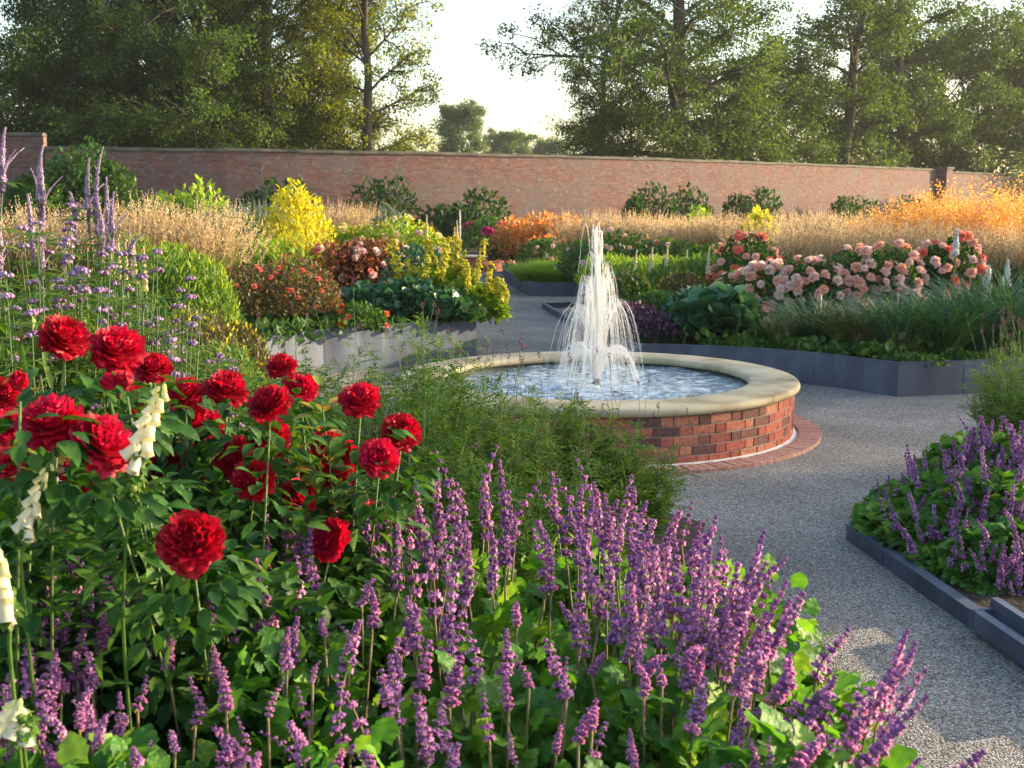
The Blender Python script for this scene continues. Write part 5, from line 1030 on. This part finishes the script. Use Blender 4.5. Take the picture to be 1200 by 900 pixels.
# RIGHT CORNER BED: salvia ------------------------------------------------
for i,(px_,Yd,rad,tp,lab,sp) in enumerate([(1085,7.7,.30,578,'salvia clump filling the sharp corner of the right bed',[(1083,627,55,-22),(1107,617,55,-16),(1127,603,60,-8),(1098,600,45,-4)]),(1125,7.3,.34,560,'purple salvia clump in the middle of the right corner bed',[(1128,565,70,-20),(1147,628,55,-8),(1130,560,50,6),(1118,527,60,-4),(1150,555,45,-10)]),(1165,7.0,.34,560,'purple salvia clump above the zinc rails in the right bed',[(1180,580,70,8),(1168,605,50,-10),(1155,600,60,0),(1195,590,60,4),(1185,640,50,0)]),(1150,7.9,.34,520,'salvia clump with the tallest spikes at the back of the right bed',[(1118,510,45,-6),(1130,508,45,0),(1147,493,75,-4),(1170,508,60,6),(1110,530,50,0),(1155,520,55,8)]),(1198,7.5,.34,510,'salvia clump at the right picture edge',[(1190,488,55,-10),(1195,530,60,0),(1180,520,60,10),(1205,505,60,0)]),(1205,6.4,.30,620,'lush green salvia clump with few flowers at the right edge',[(1196,620,50,4)]),(1150,6.75,.24,650,'low leafy salvia clump overhanging the right bed soil',[(1140,650,35,0)]),(1058,7.25,.22,598,'small leafy salvia clump nearest the sharp zinc corner',[(1062,600,40,-6)]),(1098,6.95,.26,610,'low salvia clump along the front zinc strip, left one',[(1098,612,50,-10),(1085,622,40,-8)]),(1125,6.6,.22,650,'low salvia clump along the front zinc strip, right one',[(1120,640,45,-8)]),(1172,6.3,.22,668,'low salvia clump just behind the stepped zinc rails',[(1170,655,40,-4),(1185,650,40,2)])]):
    cx=X(px_,Yd); b=np.array([cx,Yd,.07]); h=topz(tp,Yd)-.07; t=thing('salvia_plant',b,lab,'salvia','purple salvias in the right corner bed'); mb=MB(); P=dome(mb,L_HEART,620,b,rad*1.05,h*1.12,.07,seed=980+i,up=.35,fill=.5,hang=.15); mb.build('foliage',M['salvia_leaf'],t,True,b)
    sm=MB(); stems(sm,b,P[::14],.003,0); sp=sp+[(x+9,y+8,l*.85,a+3) for x,y,l,a in sp]+[(x-10,y+14,l*.8,a-3) for x,y,l,a in sp]+[(x+17,y+30,l*.8,a+5) for x,y,l,a in sp]
    for k in range(9):        # more spikes over the whole clump
        a_=RG.uniform(0,6.28); q_=rad*1.05*RG.random()**.5; f=b+np.array([q_*math.cos(a_),q_*math.sin(a_),h*(.98-.35*(q_/rad)**2)]); d=nrm([math.cos(a_)*.35,math.sin(a_)*.3-.1,1]); L=RG.uniform(.16,.26)
        place('flower_spike',SPIKES[RG.integers(10)],t,f-b,rot_to(d,RG.uniform(0,6.28)),(L*.8,L*.8,L)); stems(sm,b,[f],.003,1)
    for x,y,l,a in sp:
        Ys=Yd-rad*RG.uniform(.45,.95); tip=at(x,y,Ys-.1); f=at(x-a,y+l,Ys); d=tip-f; L=np.linalg.norm(d)*1.03; place('flower_spike',SPIKES[RG.integers(10)],t,f-b,rot_to(d/L,RG.uniform(0,6.28)),(L*.8,L*.8,L)); stems(sm,b,[f],.003,1)
    sm.build('stem',[M['stem'],M['red_stem']],t,True,b)
burnet((X(1185,9.3),9.3,.05),.42,.95,'burnet with pink flower heads behind the right corner salvia',990,900,26)
burnet((X(1215,8.6),8.6,.05),.42,1.05,'burnet at the right picture edge before the zinc edging',991,900,22)

# ------------------------------------------------------------------ TREES
def tree_mesh(seed, H, R, trunk, h0=.16, nl=26, ns=8, leaves=70, lsize=.2, shape='oval', droop=.25, clump=.75, m='tree_dark', lean=0, asym=0):
    r=np.random.default_rng(seed); tb=MB(); cb=MB(); tt=np.linspace(0,1,12); wob=np.cumsum(r.normal(size=(12,2)),0)*.012*H*tt[:,None]**.7
    TR=np.column_stack([wob[:,0]+lean*tt*H,wob[:,1],tt*H*.92]); tb.tube(TR,trunk*(1-.88*tt)**1.05*np.where(tt<.05,1.35,1)+.02,10)
    C_=[]
    for i in range(nl):
        f=h0+(1-h0)*(i+.5)/nl+r.uniform(-.03,.03); f=min(max(f,.03),.97); p0=np.array([np.interp(f*.95,tt,TR[:,k]) for k in range(3)])
        u=(f-h0)/(1-h0)
        prof={'oval':math.sin(PI*min(.98,max(.02,.14+.76*u)))**.6,'wide':max(.05,(1-max(0,u)**2.4))**.5*(.75+.25*math.sin(PI*max(0,min(1,u*1.6)))),'narrow':math.sin(PI*min(.98,max(.02,.12+.80*u)))**.45}[shape]
        a=i*2.39996+r.uniform(-.5,.5); L=R*prof*r.uniform(.62,1.12)*(1+asym*math.cos(a)); up=.35+.9*max(0,u)-droop*.3+r.uniform(-.15,.15)
        s=np.linspace(0,1,7); arc=np.column_stack([np.cos(a)*L*s,np.sin(a)*L*s,L*(up*s-droop*.9*s**2.2)])+np.cumsum(r.normal(size=(7,3)),0)*.045*L*s[:,None]
        P=p0+arc; rad=max(.03,trunk*.32*(1-.6*u)); tb.tube(P,np.linspace(rad,.025,7),5)
        for j in range(ns):
            sj=.25+.75*(j+r.random())/ns; q=np.array([np.interp(sj,s,P[:,k]) for k in range(3)]); a2=a+r.choice([-1,1])*r.uniform(.3,1.5); l2=L*.30*(1.15-.5*sj)*r.uniform(.6,1.3)+.45; ev=r.uniform(-.5,.9)
            e=q+np.array([math.cos(a2)*l2,math.sin(a2)*l2,l2*ev]); tb.tube(np.array([q,(q+e)/2+[0,0,.08*l2],e]),[.045,.03,.014],4,cap=False)
            for z_ in range(3):       # twigs that carry the leaf sprays
                b_=q+(e-q)*r.uniform(.45,1); v_=nrm(r.normal(size=3)*[1,1,.6]); e_=b_+v_*r.uniform(.35,.85)*clump; tb.tube(np.array([b_,(b_+e_)/2,e_]),[.016,.012,.006],3,cap=False); C_.append(e_)
        C_.append(P[-1])
    for k in range(8): C_.append(TR[-1]+r.normal(size=3)*[.5,.5,.4])
    C_=np.array(C_); n=len(C_); k=leaves; cs=clump*r.uniform(.5,1.2,n); off=r.normal(size=(n,k,3)); ln_=np.linalg.norm(off,axis=-1,keepdims=True); off=off/ln_*np.minimum(ln_,1.9)*np.array([.36,.36,.25]); P=(C_[:,None]+off*cs[:,None,None]).reshape(-1,3)
    d=nrm(rv(len(P))+[0,0,-.35]); cr=np.clip(np.repeat(r.normal(.45,.22,n),k)+r.normal(size=n*k)*.15,0,1)
    cb.inst(L_DIA,P,frames(d,nrm(rv(len(P))*.9+[0,0,.7])),lsize*r.uniform(.6,1.35,len(P)),0,cr)
    a=tb.build('trunk',M['bark']); b=cb.build('crown',M[m]); ma,mb_=a.data,b.data; bpy.data.objects.remove(a); bpy.data.objects.remove(b); return ma,mb_
TM={'dark':tree_mesh(1,19,4.8,.42,.10,32,8,74,.135,'oval',.2,1.15),'dark2':tree_mesh(2,19,5.2,.40,.10,32,8,74,.135,'oval',.25,1.15),
 'big':tree_mesh(3,20,7.4,.55,.16,38,9,70,.14,'wide',.3,1.2,'tree_mid',0,-.24),'tall':tree_mesh(4,19,3.8,.38,.2,28,7,66,.14,'oval',.2,1.0,'tree_mid'),
 'light':tree_mesh(5,18,2.9,.26,.08,28,7,58,.12,'narrow',.1,.85,'tree_light'),'low':tree_mesh(6,9,4.2,.25,.03,24,8,64,.13,'oval',.2,1.05,'tree_mid'),
 'light2':tree_mesh(7,19,4.0,.34,.12,28,7,60,.13,'oval',.2,1.0,'tree_light'),'far':tree_mesh(8,13,4.4,.3,.06,24,7,75,.26,'oval',.2,1.3,'tree_mid')}
def tree(kind, px, Y, rz, sc, lab, grp='trees beyond the garden wall', name='tree', cat='tree'):
    t=thing(name,(X(px,Y),Y,0),lab,cat,grp); t.rotation_euler=(0,0,rz); t.scale=(sc,sc,sc) if np.ndim(sc)==0 else sc
    for nm,me in zip(('trunk','crown'),TM[kind]):
        o=bpy.data.objects.new(nm,me); C.objects.link(o); o.parent=t
tree('light',-96,50,1,.9,'pale tree cut by the left picture edge, one twig showing')
tree('low',14,50,0,.78,'low dark tree at the left edge below the hanging twig')
tree('dark',118,55,1,(.70,.70,.95),'dark dense tree rising above the wall climber')
tree('dark2',168,52,2,(.8,.8,1),'darkest dense tree left of the pair with visible trunks')
tree('dark',205,56,3.3,1.05,'dark tree with a reddish lit trunk in the left wood')
tree('low',110,50,1.7,.9,'low dark tree filling under the left wood')
tree('low',245,51,2.6,.9,'low tree filling the wood behind the dark trunk')
tree('dark2',262,58,4.3,1.02,'dark tree with olive edges near the middle of the left wood')
tree('light2',325,54,.5,1.0,'olive green tree with a straight dark trunk, airy on its right')
tree('light2',300,62,3.0,1.0,'yellow green tree shining through behind the olive one')
tree('low',350,56,.9,.7,'low tree below the airy olive tree')
tree('light',436,54,.2,1.0,'slender pale yellow green tree beside the open sky')
tree('light',404,57,2.2,.95,'slim pale tree just left of the slender one')
tree('low',455,56,2.1,.42,'small pale thicket at the foot of the slender tree')
tree('big',788,66,.4,1.14,'huge spreading tree with a thick trunk and long left limbs')
tree('light2',700,68,2.4,.8,'thin trunked tree standing under the left limbs of the huge tree')
tree('low',850,68,1.1,.95,'dark low tree right beside the huge tree')
tree('low',740,66,.3,.8,'low dark growth beneath the huge tree')
tree('low',905,72,.9,1.0,'low tree filling between the huge tree and the tall dark trunk')
tree('tall',976,74,3.0,1.12,'tall tree with a bare dark trunk right of the sky gap')
tree('tall',1045,80,1.2,1.22,'tall tree with forked trunk near the oat grass')
tree('low',1010,84,1.4,1.1,'low tree glowing between the two tall trunks')
tree('low',1095,86,2.4,1.45,'rounded hazy tree above the wall pier')
tree('low',1150,90,.4,1.42,'hazy tree with an uneven top near the right edge')
tree('low',1200,90,3.4,1.38,'hazy tree at the right edge of the wood')
tree('light2',1240,88,3.4,.68,'yellowish tree cut by the right picture edge')
tree('far',547,165,0,(.8,.8,1.07),'distant rounded tree in the gap, the largest of three','distant trees in the sky gap')
tree('far',600,190,1.3,(.85,.85,.9),'distant tree in the middle of the gap','distant trees in the sky gap')
tree('far',643,200,2.6,(.8,.8,.85),'distant tree nearest the huge tree','distant trees in the sky gap')
tree('far',512,200,3.6,.62,'small distant tree at the left of the gap','distant trees in the sky gap')
for i,(px_,Y_) in enumerate([(560,230),(580,220),(622,230),(665,220),(680,235),(530,225)]): tree('far',px_,Y_,i,(.6,.6,.42),['distant low tree behind the largest gap tree','distant low tree between the first two gap trees','distant low tree between the last two gap trees','distant low tree beside the huge tree crown','farthest low tree by the huge tree','farthest low tree left in the gap'][i],'distant trees in the sky gap')
# unseen trees added out of frame on the right to shade the gravel court
for i,(x,y,k,s) in enumerate([(45,22,'low',1.15),(47,28,'low',1.12)]):
    t=thing('tree',(x,y,0),f'{["nearest","second","third","fourth","hindmost","far corner"][i]} unseen tree added for shade beyond the right side of the garden','tree','added shade trees right of the garden'); t.rotation_euler=(0,0,i*1.3); t.scale=(s,s,s)
    for nm,me in zip(('trunk','crown'),TM[k]): o=bpy.data.objects.new(nm,me); C.objects.link(o); o.parent=t

# ------------------------------------------------------------------ evening haze
mb=MB(); mb.box((0,120,20),(760,560,42.1)); hz=tag(mb.build('haze',mat('haze air')[0],smooth=False),kind='stuff')
hm=hz.data.materials[0]; n=hm.node_tree; n.nodes.remove(n.nodes['Principled BSDF'])
pv=N(n,'ShaderNodeVolumePrincipled'); pv.inputs['Color'].default_value=(.95,.95,.95,1); pv.inputs['Density'].default_value=.0003; pv.inputs['Anisotropy'].default_value=.35
n.links.new(pv.outputs[0],n.nodes['Material Output'].inputs['Volume'])

# fallen petals and loose leaf litter on the gravel (uncountable specks)
mb=MB(); r=np.random.default_rng(77); n=160; q=np.column_stack([r.uniform(.7,5,n),r.uniform(3.6,11.5,n)]); dd=nrm(r.normal(size=(n,3))*[1,1,.05]); keep=(np.hypot(q[:,0]-FX,q[:,1]-FY)>2.1)
mb.inst(L_OVAL,np.column_stack([q,np.full(n,.012)])[keep],frames(dd,np.tile([[.05,0,1.]],(n,1)))[keep],r.uniform(.008,.022,n)[keep],0); tag(mb.build('leaf_litter',M['magenta']),kind='stuff')

# the rest of the right corner bed, out to the right of the picture
_src=[o for o in C.objects if o.get('group')=='purple salvias in the right corner bed' and not o.parent][:5]
for i,(x,y) in enumerate([(4.0,6.2),(4.6,5.6),(4.3,7.2),(5.0,6.7),(5.4,5.8),(3.9,5.3),(5.2,7.7)]):
    copy_tree(_src[i%5],(x,y,.07),i*1.1,1.05,['salvia clump outside the picture beyond the zinc rails','salvia clump outside the picture, second beyond the rails','salvia clump outside the picture behind the edge clump','salvia clump outside the picture in the middle of the bed','salvia clump outside the picture farthest along the bed','salvia clump outside the picture near the front strip','salvia clump outside the picture at the back of the bed'][i])
cover('ground_cover',[tuple(r0_) for r0_ in ((2.9,6.6),(3.6,4.6),(9,4.2),(9,10),(4.2,8.4))],.07,5000,.06,'mid_leaf',.14,8)
